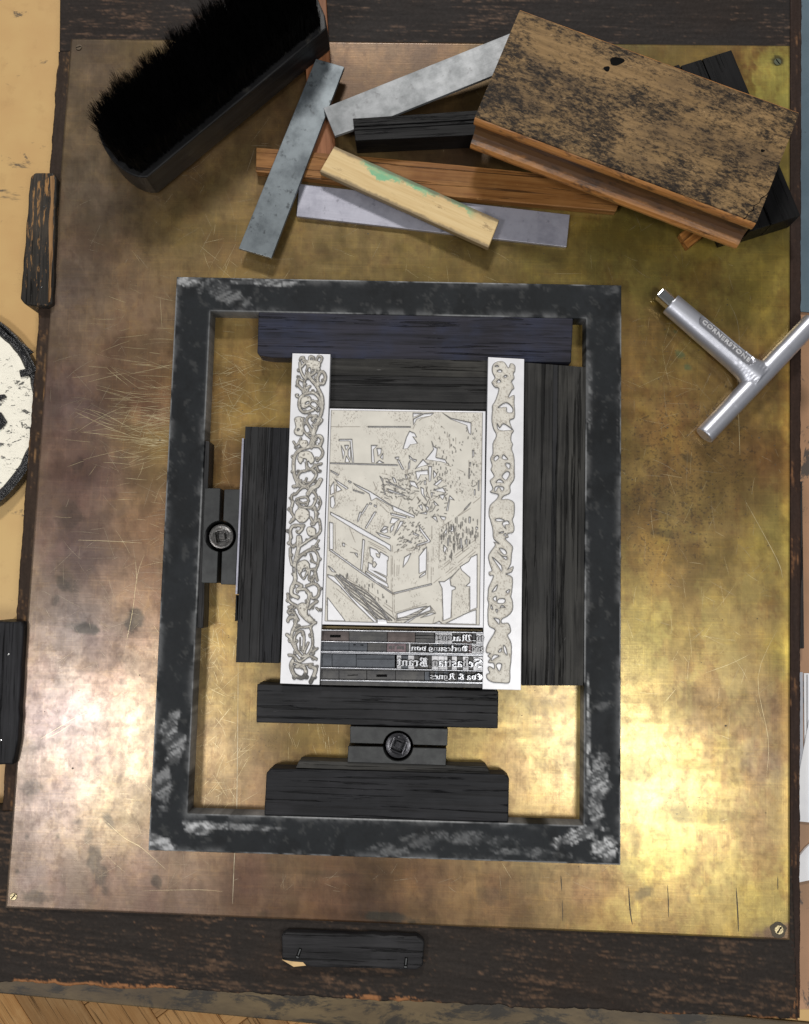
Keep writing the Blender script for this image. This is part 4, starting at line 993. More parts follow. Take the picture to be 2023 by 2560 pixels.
RH = [[zc_(*p) for p in q] for q in ([(230,700),(290,650),(350,640),(410,700),(410,755),(340,755),(330,690)],[(220,900),(250,950),(300,900),(400,965),(400,980),(240,980)],[(180,1330),(220,1300),(240,1330),(190,1370)],[(280,1340),(300,1290),(350,1350)],[(330,1395),(380,1410),(370,1470),(330,1430)],
   [(280,1560),(340,1500),(375,1530),(330,1610)],[(200,1640),(250,1600),(300,1640),(240,1640)],[(190,1760),(200,1690),(300,1700),(280,1750),(240,1700)],[(190,2110),(240,2090),(310,2120),(230,2130)],[(215,240),(250,220),(280,235),(260,255)],[(300,310),(320,290),(345,300),(320,320)],[(210,375),(240,345),(262,370),(240,385)],[(190,180),(220,165),(235,185)])] \
   + [[zd(*p) for p in q] for q in ([(275,40),(340,10),(360,50),(310,60),(320,110)],[(230,160),(290,140),(280,160)],[(295,180),(320,165),(320,200)],[(240,350),(300,360),(330,410),(290,420)],[(215,390),(270,440),(330,450),(320,490)],[(150,455),(265,560),(265,630),(240,590)],[(155,870),(215,795),(200,860),(160,885)],[(320,880),(370,855),(350,900)],
   [(160,970),(200,935),(200,1000)],[(215,1020),(235,970),(305,970),(300,1020)],[(245,1090),(270,1045),(315,1080),(270,1070)],[(140,1040),(160,1100),(135,1080)],[(195,1100),(220,1105),(210,1140)],[(170,1205),(240,1220),(235,1280),(200,1240)],[(290,1540),(320,1570),(335,1660),(300,1620)],[(225,1620),(270,1570),(260,1620)],[(140,1730),(170,1660),(240,1670),(190,1700)],[(200,1790),(230,1760),(270,1780),(240,1860)])]
def sil_fn(px, py, X, Y):
    x = px * PS; y = py * PS
    D = polysd(x, y, smooth(RL + RR[::-1], 3, True), 9)
    for q in RH: D = np.maximum(D, -polysd(x, y, smooth(q, 3, True), 9))
    sd = -D + (fbm(x, y, 5, 5, 44, 3) - .5) * .8
    up, c = relief_colors(sd, X, Y, ow=1.3)
    sp = sst(.60, .69, fbm(x, y, 3.2, 3.2, 45, 3)) * sst(2.0, 3.0, sd) * .45 + np.exp(-((D + 3.4) / .5) ** 2) * sst(.44, .54, fbm(x, y, 12, 12, 46, 3)) * .75 + np.exp(-((D + 7.2) / .5) ** 2) * sst(.5, .58, fbm(x, y, 10, 10, 47, 3)) * .6
    c = c * (1 - sp[:, None]) + lin((120, 108, 94))[None] * sp[:, None]
    return (up - 1) * 1.2, c, np.stack([up, .34 + .2 * up, np.full(len(x), .1)], 1)
plate_block('border_block', [(1031, 753), (1107, 757), (1100, 1457), (1019, 1455)], 'right tall white border block with flat figure silhouettes', 'engraved block', sil_fn, .36)
# -- picture block
def c1(X, Y): return (800 + X * .25176, 1010 + Y * .25176)
def c2(X, Y): return (800 + X * .25176, 1280 + Y * .25176)
H1 = [[(925,90),(1020,92),(925,130)],[(1035,95),(1130,90),(1100,115),(1010,130),(960,150),(930,205),(928,150)],[(1220,90),(1300,140),(1500,185),(1500,300),(1480,290),(1460,210),(1300,150)],[(890,270),(940,290),(960,330),(920,320),(970,390),(900,400),(870,440),(825,445),(860,330)],
 [(1110,370),(1130,420),(1165,440),(1150,530),(1240,550),(1265,590),(1200,570),(1050,550),(1100,490),(1130,450)],[(1025,550),(1060,590),(1090,595),(1000,620),(945,645)],[(950,670),(1070,655),(1075,700),(1000,700),(970,760)],[(885,510),(920,545),(960,555),(950,575),(890,540)],
 [(190,350),(318,350),(335,580),(322,580),(300,366),(190,366)],[(210,410),(245,480),(230,545)],[(245,410),(285,410),(260,455)],[(280,460),(300,430),(305,560),(280,510)],[(250,575),(262,515),(295,575)],[(510,410),(570,410),(540,440),(530,450),(540,580),(515,580)],[(565,440),(610,440),(605,490),(580,515)],
 [(600,530),(625,490),(625,550)],[(560,585),(590,560),(635,585)],[(105,583),(770,603),(770,613),(105,593)],[(480,222),(900,224),(900,233),(480,231)],[(765,550),(785,555),(835,650),(818,648)],[(845,700),(860,705),(870,740),(855,735)],[(145,745),(280,835),(265,845),(180,790)],
 [(105,830),(138,770),(140,880),(105,900)],[(165,800),(215,850),(165,870)],[(105,930),(135,910),(150,990),(130,1035),(105,1020)],[(330,785),(500,870),(700,1000),(940,1110),(935,1130),(850,1100),(730,1060),(720,1020),(560,930),(510,960),(490,890),(370,820)],
 [(105,655),(185,700),(180,712),(110,670)],[(285,760),(315,775),(305,785),(280,770)],[(595,715),(620,740),(650,900),(640,900),(625,780)],[(655,765),(850,850),(845,860),(660,777)],[(670,840),(840,905),(835,914),(680,862)],[(715,725),(740,735),(760,780),(740,782)],
 [(1080,620),(1110,620),(1100,760),(1085,770)],[(1130,660),(1160,700),(1130,740)],[(1130,800),(1200,745),(1215,760),(1160,810)],[(1125,855),(1220,830),(1250,880),(1200,870)],[(1180,905),(1240,900),(1220,950)],[(890,765),(940,770),(980,840),(900,800)],[(1000,825),(1030,840),(1030,890),(1060,960),(1010,890)],
 [(1035,760),(1052,760),(1050,800),(1038,800)],[(980,1010),(1010,1000),(1020,1060)],[(1040,1000),(1080,1030),(1070,1070)],[(990,1085),(1060,1072),(1060,1095)],[(1290,910),(1335,955),(1290,940),(1270,1060),(1255,1060)],[(1102,880),(1122,880),(1110,930)],[(1130,960),(1180,1010),(1140,1000)],
 [(1515,460),(1528,460),(1528,520),(1517,520)],[(1488,580),(1500,580),(1490,620)],[(1480,640),(1488,640),(1486,740),(1478,740)],[(1572,760),(1580,760),(1580,860),(1573,860)],[(1532,850),(1544,850),(1543,905),(1533,905)],[(1500,975),(1480,1010),(1430,1060),(1440,1040)],[(410,1090),(470,990),(480,1000),(420,1100)],
 [(495,980),(515,985),(510,1000),(492,995)],[(540,1000),(565,1010),(560,1025),(538,1018)],[(330,850),(440,885),(435,893),(330,860)],[(745,530),(785,525),(780,545),(750,545)],[(880,590),(895,560),(890,640),(878,650)]]
H2 = [[(105,0),(300,100),(700,330),(705,390),(650,345),(400,210),(105,25)],[(395,0),(415,0),(380,95),(370,90)],[(540,0),(560,0),(460,165),(450,155)],[(700,10),(860,45),(850,65),(710,30)],[(715,55),(790,70),(740,110),(695,110)],[(680,150),(600,190),(640,140)],[(800,90),(830,95),(760,200),(735,235)],
 [(705,150),(745,110),(722,180),(700,205)],[(560,200),(640,230),(700,250),(690,265),(600,240)],[(600,195),(670,165),(670,200),(640,210)],[(95,100),(130,110),(130,370),(95,365)],[(425,270),(445,280),(420,580),(405,570)],[(495,350),(560,375),(590,410),(640,445),(668,470),(665,640),(560,590),(480,570),(480,500),(520,520),(530,460),(500,430)],
 [(600,395),(680,445),(675,485),(592,435)],[(455,590),(560,650),(670,712),(680,752),(560,690),(455,607)],[(475,555),(660,655),(660,695),(475,580)],[(100,365),(400,580),(720,803),(722,815),(400,600),(95,380)],[(730,803),(1110,710),(1110,722),(735,815)],[(985,440),(1060,345),(1055,580),(985,610)],[(990,640),(1050,590),(1050,618),(990,655)],
 [(840,450),(905,410),(870,490),(825,550)],[(980,130),(1010,170),(1100,290),(1080,295),(1000,190)],[(960,325),(1080,285),(1092,298),(960,338)],[(930,205),(985,228),(982,240),(925,220)],[(870,280),(912,300),(905,308),(865,290)],[(220,310),(245,310),(245,345),(228,335)],[(300,400),(370,410),(375,450),(340,405)],
 [(75,620),(140,640),(190,700),(300,830),(430,950),(570,1090),(540,1095),(380,940),(200,740),(80,645)],[(75,850),(250,1080),(75,1075)],[(570,1060),(660,1070),(670,1110),(680,1160),(570,1160)],[(80,535),(100,545),(160,600),(120,590)],
 [(1562,420),(1560,950),(1490,980),(1490,740),(1450,735),(1490,700),(1490,650),(1410,580),(1392,545),(1480,490),(1500,450)],[(1385,562),(1290,670),(1300,730),(1345,745),(1345,765),(1312,780),(1300,1050),(1225,1080),(1215,760),(1182,692),(1240,690),(1310,640)],[(1250,1105),(1470,1000),(1552,970),(1552,1115)],[(1125,1110),(1185,1088),(1212,1108)],
 [(765,1010),(860,980),(980,950),(1060,935),(970,985),(860,1035),(770,1055)],[(835,1100),(960,1030),(1020,980),(1095,932),(1100,975),(1000,1010),(930,1060),(870,1100)],[(1000,1050),(1100,1000),(1150,1005),(1080,1030)],[(1235,330),(1260,360),(1240,400),(1228,390)],[(1235,200),(1262,165),(1255,225)],[(1310,140),(1325,140),(1325,190),(1280,195),(1310,175)],
 [(1110,50),(1150,40),(1170,100),(1140,70)],[(1190,40),(1250,50),(1240,80),(1210,70)],[(1395,260),(1405,262),(1412,360),(1400,355)],[(1270,260),(1280,262),(1275,340),(1268,335)],[(1450,270),(1462,270),(1460,320),(1450,320)],[(1480,50),(1495,50),(1492,110),(1480,108)],[(1550,150),(1568,150),(1566,172),(1550,170)]]
KEEP2 = [[(520,500),(545,490),(565,520),(545,550),(522,545)],[(555,410),(600,420),(590,455),(560,440)]]
LN1 = [[(925,80),(925,210)],[(930,240),(940,210),(1010,145),(1130,110)],[(1500,185),(1590,105)],[(110,225),(900,228)],[(1265,195),(1265,330)],[(1125,300),(1125,230),(1180,195),(1240,250)],[(410,1092),(520,960)],[(600,1000),(700,1100)],[(520,745),(570,870)],[(590,685),(700,710)],[(750,1110),(930,640),(1020,550)],[(870,650),(860,740),(1000,820)],
 [(1060,600),(1090,640),(1050,830),(1100,960)],[(910,960),(960,900),(990,960),(960,1060)],[(120,710),(140,745),(280,840),(150,1035)],[(150,770),(150,1010)],[(105,900),(240,850)],[(1480,560),(1480,740)],[(1290,340),(1290,440)],[(1350,335),(1350,400)],[(1240,600),(1330,630),(1480,700)],[(1370,1110),(1590,930)],[(1100,960),(1250,870)],[(340,800),(560,940),(720,1050)]]
LN2 = [[(720,330),(722,1000),(750,1100)],[(708,400),(708,800)],[(740,400),(738,990)],[(1112,140),(1105,700)],[(1125,300),(1125,640)],[(1075,330),(1070,700)],[(1130,705),(1575,335)],[(1180,690),(1575,370)],[(1180,560),(1575,250)],[(1215,560),(1575,280)],[(1180,560),(1190,160),(1500,-40)],[(90,380),(730,820),(1110,715)],
 [(450,600),(480,290),(700,400)],[(465,600),(490,310),(700,425)],[(150,110),(155,380)],[(220,300),(380,390)],[(290,150),(350,300)],[(550,200),(690,20)],[(700,30),(560,205)],[(720,235),(830,80)],[(740,400),(1060,320)],[(1215,700),(1215,1085)],[(1300,780),(1310,1050)],[(1480,760),(1480,1010),(1220,1110),(1180,1080)],[(150,620),(300,700),(720,990)],
 [(160,640),(330,790),(600,1050),(740,1100)],[(240,640),(500,800),(720,960)],[(740,1000),(1060,910)],[(750,1020),(760,1095)],[(1095,930),(1150,1000),(1120,1110)],[(850,380),(940,380)],[(770,400),(760,790)],[(790,430),(780,700)],[(240,1080),(75,860)],[(75,690),(570,1095)]]
def pic_fn(px, py, X, Y):
    x = px * PS; y = py * PS
    D = np.full(x.shape, 50.0)     # distance to cut-away (negative inside)
    for f, L in ((c1, H1), (c2, H2)):
        for q in L: D = np.minimum(D, polysd(x, y, [f(*p) for p in q], 7))
    for q in KEEP2: D = np.maximum(D, -polysd(x, y, [c2(*p) for p in q], 7))
    # wavy water lines cut in the lower wedge
    r2 = random.Random(9)
    for k in range(9):
        t = k / 8; a = np.array(c2(150 + 60 * t, 630 + 4 * t)); b = np.array(c2(570 + 170 * t, 1080 - 10 * t)); pts = []
        for i in range(12):
            s = i / 11; nrm = np.array([.75, -.65]); pts.append(tuple(a + (b - a) * s + nrm * (math.sin(s * 9 + k * 1.3) * 3.2 + 10 * math.sin(math.pi * s) * (t - .3))))
        D = np.minimum(D, segd(x, y, pts, 7) - (.9 if k % 2 else .45))
    for k in range(6):
        a = np.array(c2(765, 1015 + 14 * k)); b = np.array(c2(1090 + 8 * k, 930 + 14 * k)); pts = [tuple(a + (b - a) * s + np.array([0, math.sin(s * 8 + k) * 2.0])) for s in np.linspace(0, 1, 10)]
        D = np.minimum(D, segd(x, y, pts, 7) - .35)
    # short ticks of hatching
    for k in range(520):
        m = r2.random()
        if m < .34: p = (r2.uniform(1190, 1570), r2.uniform(60, 520)); ok = p[1] < 560 - (p[0] - 1180) * .78 and p[1] > 150 - (p[0] - 1190) * .65; f = c2; l = r2.uniform(10, 60); a = 1.57
        elif m < .5: p = (r2.uniform(1120, 1560), r2.uniform(220, 900)); ok = True; f = c1; l = r2.uniform(5, 26); a = 1.57 + r2.gauss(0, .3)
        elif m < .64: p = (r2.uniform(880, 1280), r2.uniform(650, 1140)); ok = True; f = c1; l = r2.uniform(8, 50); a = r2.uniform(0, 3.1)
        elif m < .74: p = (r2.uniform(180, 700), r2.uniform(620, 900)); ok = abs(p[1] - 640 - (p[0] - 180) * .52) < 90; f = c2; l = r2.uniform(10, 46); a = 1.5
        elif m < .86: p = (r2.uniform(600, 900), r2.uniform(740, 960)); ok = True; f = c1; l = r2.uniform(6, 34); a = r2.gauss(.5, .3)
        else: p = (r2.uniform(770, 1040), r2.uniform(100, 380)); ok = True; f = c2; l = r2.uniform(6, 26); a = 2.4 + r2.gauss(0, .2)
        if not ok: continue
        q = f(*p); dx, dy = math.cos(a) * l * .126, math.sin(a) * l * .126
        D = np.minimum(D, segd(x, y, [(q[0] - dx, q[1] - dy), (q[0] + dx, q[1] + dy)], 5) - .15)
    u = (x, y)
    sd = D + (fbm(x, y, 5, 5, 54, 3) - .5) * .5
    ln = np.full(x.shape, 50.0)
    for f, L in ((c1, LN1), (c2, LN2)):
        for q in L: ln = np.minimum(ln, segd(x, y, [f(*p) for p in q], 5))
    # white margin round the raised frame
    fr = polysd(x, y, [(693 + 135.0, 1025 + 0.), (1202, 1031), (1196, 1563), (812, 1554)], 12)
    FQ = [(828, 1025), (1207, 1031), (1199, 1563), (812, 1553)]
    fr = polysd(x, y, FQ, 12)
    sd = np.minimum(sd, -fr)
    up, c = relief_colors(sd, X, Y, ow=1.05)
    brk = sst(.36, .52, fbm(x, y, 16, 16, 57, 4))
    l2 = np.exp(-(ln / .8) ** 2) * brk * .9 * up
    st = sst(.60, .66, fbm(x, y, 1.9, 4.2, 55, 3, .7)) * sst(.44, .58, fbm(x, y, 40, 40, 56, 4)) * .55 * up * (sd > 1.4)
    k = np.maximum(l2, st)[:, None]
    c = c * (1 - k) + lin((92, 80, 68))[None] * k
    out_ = sst(0, 1.0, fr); c = c * (1 - out_[:, None]) + lin((222, 222, 226))[None] * out_[:, None]
    return np.where(fr > .5, -.5, (up - 1) * 1.0 - .2 * l2), c, np.stack([up, .33 + .22 * up, np.full(len(x), .1)], 1)
plate_block('picture_block', [(696, 862), (1025, 868), (1020, 1325), (680, 1318)], 'large white picture block engraved with houses, lines and an onion dome, in the middle', 'engraved block', pic_fn, .34)

# ================================================================== TYPE
def t3(X, Y): return ((780 + X * .2693) / PS, (1540 + Y * .2693) / PS)
def yl(a, b): return lambda X: a + (b - a) * (X - 80) / 1510.0
GL = 'leads between the rows of type'
def lead_strip_(ya, yb_, z, label, m=lead, x0=82, x1=1590, dark=False):
    q = [t3(x0, ya(x0)), t3(x1, ya(x1)), t3(x1, yb_(x1)), t3(x0, yb_(x0))]
    return tag(slab('lead', q, z, .1, m, None, bevel=.12, jag=.02), label, 'metal strip', GL)
R1 = (yl(138, 163), yl(232, 258)); R2 = (yl(243, 269), yl(324, 348)); R3 = (yl(350, 380), yl(474, 506)); R4 = (yl(500, 524), yl(590, 614))
lead_strip_(yl(127, 152), yl(136, 161), 20.6, 'thin bright metal strip above the first row of type')
lead_strip_(yl(234, 260), yl(241, 267), 20.4, 'thin bright metal strip between the first and second rows of type')
lead_strip_(yl(326, 350), yl(334, 361), 20.8, 'bright upper metal strip of the pair between the second and third rows of type')
lead_strip_(yl(335.5, 362), yl(344, 374), 20.2, 'duller lower metal strip of the pair between the second and third rows of type')
lead_strip_(yl(476, 508), yl(484, 516), 20.8, 'bright upper metal strip of the pair between the third and fourth rows of type')
lead_strip_(yl(485.5, 517.5), yl(498, 522), 19.8, 'dull lower metal strip of the pair between the third and fourth rows of type', lead_dark)
lead_strip_(yl(592, 616), yl(602, 631), 20.8, 'bright metal strip below the fourth row of type')
lead_strip_(yl(604, 633), yl(640, 668), 18.6, 'thick dark metal slug below all the rows of type', lead_dark, x1=1580)
# blank spacing blocks
GQ = 'blank spacing blocks in the rows of type'
QD = [(R1, [(82, 343, lead_brown, 'n'), (346, 698, lead_dark, ''), (702, 958, lead_brown, '')], 'first'),
      (R2, [(82, 343, lead_blue, ''), (346, 514, lead_blue, 'h'), (517, 694, lead_dark, '')], 'second'),
      (R3, [(82, 186, lead_blue, ''), (189, 410, lead_blue, ''), (413, 770, lead_blue, 'g')], 'third'),
      (R4, [(82, 250, lead_dark, ''), (253, 507, lead_dark, 's'), (511, 775, lead_dark, 'n'), (778, 1043, lead_dark, 's2'), (1047, 1094, lead_blue, '')], 'fourth')]
desc = {'n': 'dark spacing block with a slot', '': 'plain dark blank spacing block', 'h': 'bluish spacing block with two holes', 'g': 'long bluish spacing block with a step along it', 's': 'dark blank spacing block with a wavy nick', 's2': 'dark blank spacing block with a faint scratch'}
ordn = ['leftmost', 'second from left', 'third from left', 'fourth from left', 'fifth from left']
for (ra, rb), L, rn in QD:
    for i, (x0, x1, m, k) in enumerate(L):
        z = 17.5 + random.uniform(-.15, .15)
        q = [t3(x0, ra(x0)), t3(x1, ra(x1)), t3(x1, rb(x1)), t3(x0, rb(x0))]
        o = tag(slab('spacing_block', q, z, .1, m, None, bevel=.15), '%s, %s in the %s row' % (desc[k], ordn[i], rn), 'spacing block', GQ)
        mx = (x0 + x1) / 2; my = (ra(mx) + rb(mx)) / 2
        def cut(a, b, hw, hh, mm=void_black): slab('slot', [t3(a - hw, b - hh), t3(a + hw, b - hh), t3(a + hw, b + hh), t3(a - hw, b + hh)], z + .06, z - .4, mm, o, bevel=0)
        if k == 'n': cut(mx + 5, my, 50, 12)
        if k == 'h': cut(mx - 35, my - 22, 11, 5); cut(mx + 35, my - 20, 14, 5)
        if k == 'g': cut(mx, ra(mx) + 40, (x1 - x0) * .48, 2.5)
        if k == 's': cut(mx - 20, my, 30, 4); cut(mx + 22, my - 2, 26, 4)
for i in range(3):
    x0, x1 = 962, 1140; a, b = R1; h = [0, .30, .62, 1.0]
    fy = lambda X, t: a(X) + (b(X) - a(X)) * t
    q = [t3(x0, fy(x0, h[i] + .01)), t3(x1, fy(x1, h[i] + .01)), t3(x1, fy(x1, h[i + 1] - .03)), t3(x0, fy(x0, h[i + 1] - .03))]
    tag(slab('spacing_block', q, 17.2 + .5 * i, .1, lead_dark, None, bevel=.15), ['uppermost', 'middle', 'lowest'][i] + ' of three thin stacked spaces beside the date in the first row', 'spacing block', GQ)

flank = flat('shaded_inky_type_flank', (.03, .03, .03), .5, .2)  # dark letter walls: painted shadow round the faces, over inky metal
# glyphs drawn with a broad nib: strokes in a box 0..w wide, baseline 0, x-height 1
G = {
 'i': (.34, [[(.02, .86), (.17, 1.0), (.17, .14), (.32, .0)]]),
 'l': (.36, [[(.04, 1.42), (.17, 1.5), (.17, .14), (.33, .0)]]),
 'n': (.74, [[(.02, .86), (.17, 1.0), (.17, .02)], [(.17, .84), (.42, 1.0), (.56, .86), (.56, .14), (.72, .0)]]),
 'r': (.46, [[(.02, .86), (.17, 1.0), (.17, .14), (.28, .0)], [(.17, .84), (.36, 1.02), (.48, .86)]]),
 'a': (.66, [[(.10, .88), (.30, 1.02), (.48, .86), (.48, .14), (.62, .0)], [(.48, .58), (.20, .50), (.12, .28), (.22, .04), (.48, .18)]]),
 's': (.56, [[(.50, .86), (.30, 1.02), (.12, .84), (.14, .62), (.46, .42), (.46, .16), (.28, -.02), (.06, .14)]]),
 't': (.46, [[(.18, 1.28), (.18, .14), (.32, .0), (.42, .10)], [(.02, .96), (.40, .96)]]),
 'e': (.52, [[(.14, .48), (.46, .70), (.32, 1.02), (.12, .82), (.12, .18), (.28, .0), (.48, .16)]]),
 'b': (.64, [[(.05, 1.42), (.16, 1.5), (.16, .12), (.34, .0), (.52, .16), (.52, .84), (.34, 1.0), (.16, .86)]]),
 'o': (.62, [[(.30, 1.02), (.13, .84), (.13, .16), (.32, .0), (.50, .16), (.50, .86), (.32, 1.02)]]),
 'v': (.62, [[(.04, 1.2), (.14, 1.0), (.14, .14), (.32, .0), (.50, .16), (.50, .86), (.34, 1.02), (.22, .92)]]),
 'u': (.74, [[(.02, .88), (.16, 1.0), (.16, .14), (.32, .0), (.56, .20)], [(.44, .88), (.56, 1.0), (.56, .14), (.72, .0)]]),
 'g': (.64, [[(.50, .90), (.30, 1.02), (.13, .84), (.13, .26), (.30, .10), (.50, .24)], [(.44, 1.0), (.52, .90), (.50, -.14), (.30, -.38), (.08, -.26)]]),
 'S': (1.15, [[(.98, 1.42), (.66, 1.62), (.26, 1.40), (.30, 1.06), (.86, .70), (.94, .34), (.62, .02), (.16, .16)], [(.12, .98), (.20, 1.34)], [(.54, 1.56), (.98, 1.28)], [(.48, .42), (.90, .52)]]),
 'B': (1.05, [[(.06, 1.30), (.26, 1.52), (.50, 1.36), (.50, .12)], [(.28, 1.30), (.22, .30), (.06, .10), (.40, .02), (.76, .02), (.92, .28), (.82, .62), (.52, .78)], [(.50, 1.44), (.74, 1.56), (.90, 1.30), (.80, .98), (.54, .82)]]),
 'V': (1.0, [[(.06, 1.20), (.22, 1.52), (.40, 1.30), (.22, .60), (.30, .16), (.56, .0), (.84, .22), (.88, .90), (.76, 1.30), (.50, 1.54)], [(.50, 1.3), (.50, .16)]]),
 'E': (.92, [[(.84, 1.30), (.56, 1.54), (.20, 1.24), (.12, .60), (.30, .12), (.60, .0), (.86, .24)], [(.46, 1.40), (.42, .22)], [(.22, .84), (.74, .84)]]),
 'A': (1.02, [[(.06, 1.26), (.30, 1.52), (.62, 1.40), (.70, 1.16), (.70, .14), (.94, .0)], [(.34, 1.40), (.28, .40), (.06, .06), (.26, .04)], [(.30, .72), (.70, .72)]]),
 'M': (1.30, [[(.06, 1.24), (.26, 1.50), (.42, 1.32), (.30, .30), (.10, .06)], [(.42, 1.34), (.66, 1.52), (.76, 1.34), (.74, .12)], [(.78, 1.34), (1.00, 1.52), (1.12, 1.30), (1.10, .14), (1.26, .0)], [(.30, .06), (.56, -.06), (.74, .12)]]),
 '&': (.86, [[(.72, .10), (.20, .90), (.22, 1.32), (.46, 1.44), (.60, 1.18), (.16, .50), (.14, .14), (.40, -.02), (.74, .46)]]),
 '0': (.60, [[(.30, 1.22), (.12, 1.02), (.12, .20), (.30, .0), (.48, .20), (.48, 1.02), (.30, 1.22)]]),
 '1': (.40, [[(.06, 1.02), (.22, 1.24), (.22, .0)]]),
 '2': (.60, [[(.10, 1.0), (.28, 1.24), (.48, 1.04), (.44, .74), (.12, .10), (.30, .12), (.52, .04)]]),
 '.': (.24, [[(.12, .10), (.13, .16)]]),
}
def glyph(ch, x0, wpx, ra, rb, base, xh, z, mat, parent):
    """mirror-image letter inside the box x0..x0+wpx"""
    w0, st = G[ch]; sx = wpx / w0; Vs, Fs = [], []
    nib = np.array([math.cos(math.radians(38)), math.sin(math.radians(38))]) * .105
    k = 0; FM = []
    for s in st:
        for p, q in zip(s[:-1], s[1:]):
            p = np.array(p); q = np.array(q)
            e = (q - p) / (np.linalg.norm(q - p) + 1e-9) * .03; tt = np.array([-nib[1], nib[0]]) * .34
            c4 = [p - nib - tt, p + nib - tt, p + nib + tt, p - nib + tt]; c5 = [q - nib - tt, q + nib - tt, q + nib + tt, q - nib + tt]
            pts = np.array(c4 + c5)
            # convex hull
            P = sorted(map(tuple, pts)); H = []
            for rng in (P, P[::-1]):
                h = []
                for a in rng:
                    while len(h) > 1 and (h[-1][0] - h[-2][0]) * (a[1] - h[-2][1]) - (h[-1][1] - h[-2][1]) * (a[0] - h[-2][0]) <= 1e-9: h.pop()
                    h.append(a)
                H += h[:-1]
            b = len(Vs); n = len(H); zz = z + k * .012; k += 1
            out = []
            for (gx, gy) in H:
                X = x0 + wpx - gx * sx            # mirrored
                y_base = ra(X) + (rb(X) - ra(X)) * base; Y = y_base - gy * xh
                out.append(U(*t3(X, Y), zz))
            if sum(out[i][0] * out[(i + 1) % n][1] - out[(i + 1) % n][0] * out[i][1] for i in range(n)) < 0: out = out[::-1]
            cc_ = sum(out) / n
            Vs += [list(v) for v in out] + [[*(v[:2] + (v[:2] - cc_[:2]) / (np.linalg.norm(v[:2] - cc_[:2]) + 1e-6) * .42), z - 1.6] for v in out]
            FM += [0] + [1] * n
            Fs += [list(range(b, b + n))] + [[b + i, b + n + i, b + n + (i + 1) % n, b + (i + 1) % n] for i in range(n)]
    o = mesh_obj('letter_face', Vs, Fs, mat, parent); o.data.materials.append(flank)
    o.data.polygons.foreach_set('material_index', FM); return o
GT = 'metal type sorts'
place = {1: 'first (top)', 2: 'second', 3: 'third (largest)', 4: 'fourth (lowest)'}
spoken = {'&': 'ampersand', '.': 'full stop', '0': 'zero', '1': 'one', '2': 'two'}
def setline(rown, R, runs):
    """runs: list of (xleft, xright, text, body mat, face mat, word); text read from right to left"""
    ra, rb = R
    for (xa, xb, txt, bms, fms, word) in runs:
        tot = sum(G[c][0] + .08 for c in txt if c != ' '); x = xb; seen = {}
        for i, ch in enumerate(txt):
            wd = (G[ch][0] + .08) / tot * (xb - xa); xl = x - wd
            bm = bms[i % len(bms)]; fm = fms[i % len(fms)]
            z = 19.6 if bm is lead_white or bm is lead_pink else 18.6
            z += random.uniform(-.08, .08)
            q = [t3(xl + .8, ra(xl)), t3(x - .8, ra(x)), t3(x - .8, rb(x)), t3(xl + .8, rb(xl))]
            c = sum((U(*p, z) for p in q), np.zeros(3)) / 4
            kind = spoken.get(ch, ('capital ' if ch.isupper() else ('numeral ' if ch.isdigit() else 'small ')) + ch)
            seen[ch] = seen.get(ch, 0) + 1
            nth = '' if txt.count(ch) == 1 else [' first', ' second', ' third', ' fourth'][seen[ch] - 1]
            t = thing('type_sort', (c[0], c[1], .1), 'type sort, mirrored%s %s of %s' % (nth, kind, word), 'type sort', GT)
            slab('type_body', q, z, .1, bm, t, bevel=.08, seg=1)
            h = rb(x) - ra(x)
            glyph(ch, xl + wd * .04, wd * .92, ra, rb, .76 if rown != 3 else .78, h * (.40 if rown != 3 else .40), 21.9, fm, t)
            x = xl
DK, DB, WH = [lead_dark], [lead_dark, lead_blue], [lead_white]
setline(1, R1, [(1145, 1303, '2021', WH, [face_grey], 'the white-backed year'), (1306, 1488, 'Mai', [lead_brown, lead_dark, lead_dark], [face_metal], 'the word Mai'), (1490, 1524, '.', DK, [face_metal], 'the top row'), (1526, 1600, '01'[::-1], WH, [face_grey], 'the white-backed day number at the right end')])
setline(2, R2, [(917, 1062, 'von', DK, [face_metal], 'the word von'), (1082, 1452, 'Vorlesung', DB, [face_metal, face_grey, face_metal], 'the word Vorlesung'), (1455, 1482, '.', [lead_pink], [face_metal], 'the second row'), (1484, 1600, '200', WH, [face_grey], 'the number two hundred')])
setline(3, R3, [(788, 1080, 'Brant', [lead_dark, lead_dark, lead_white, lead_blue, lead_white], [face_metal], 'the surname Brant in the third row'), (1112, 1590, 'Sebastian', [lead_white, lead_dark, lead_white, lead_dark, lead_white, lead_dark, lead_white, lead_white, lead_white], [face_metal, face_metal, face_grey], 'the first name Sebastian')])
setline(4, R4, [(1098, 1330, 'Agnes', DB, [face_metal, face_grey, face_metal], 'the name Agnes'), (1352, 1418, '&', [lead_blue], [face_metal], 'the lowest row'), (1436, 1588, 'Eva', DK, [face_metal], 'the name Eva')])
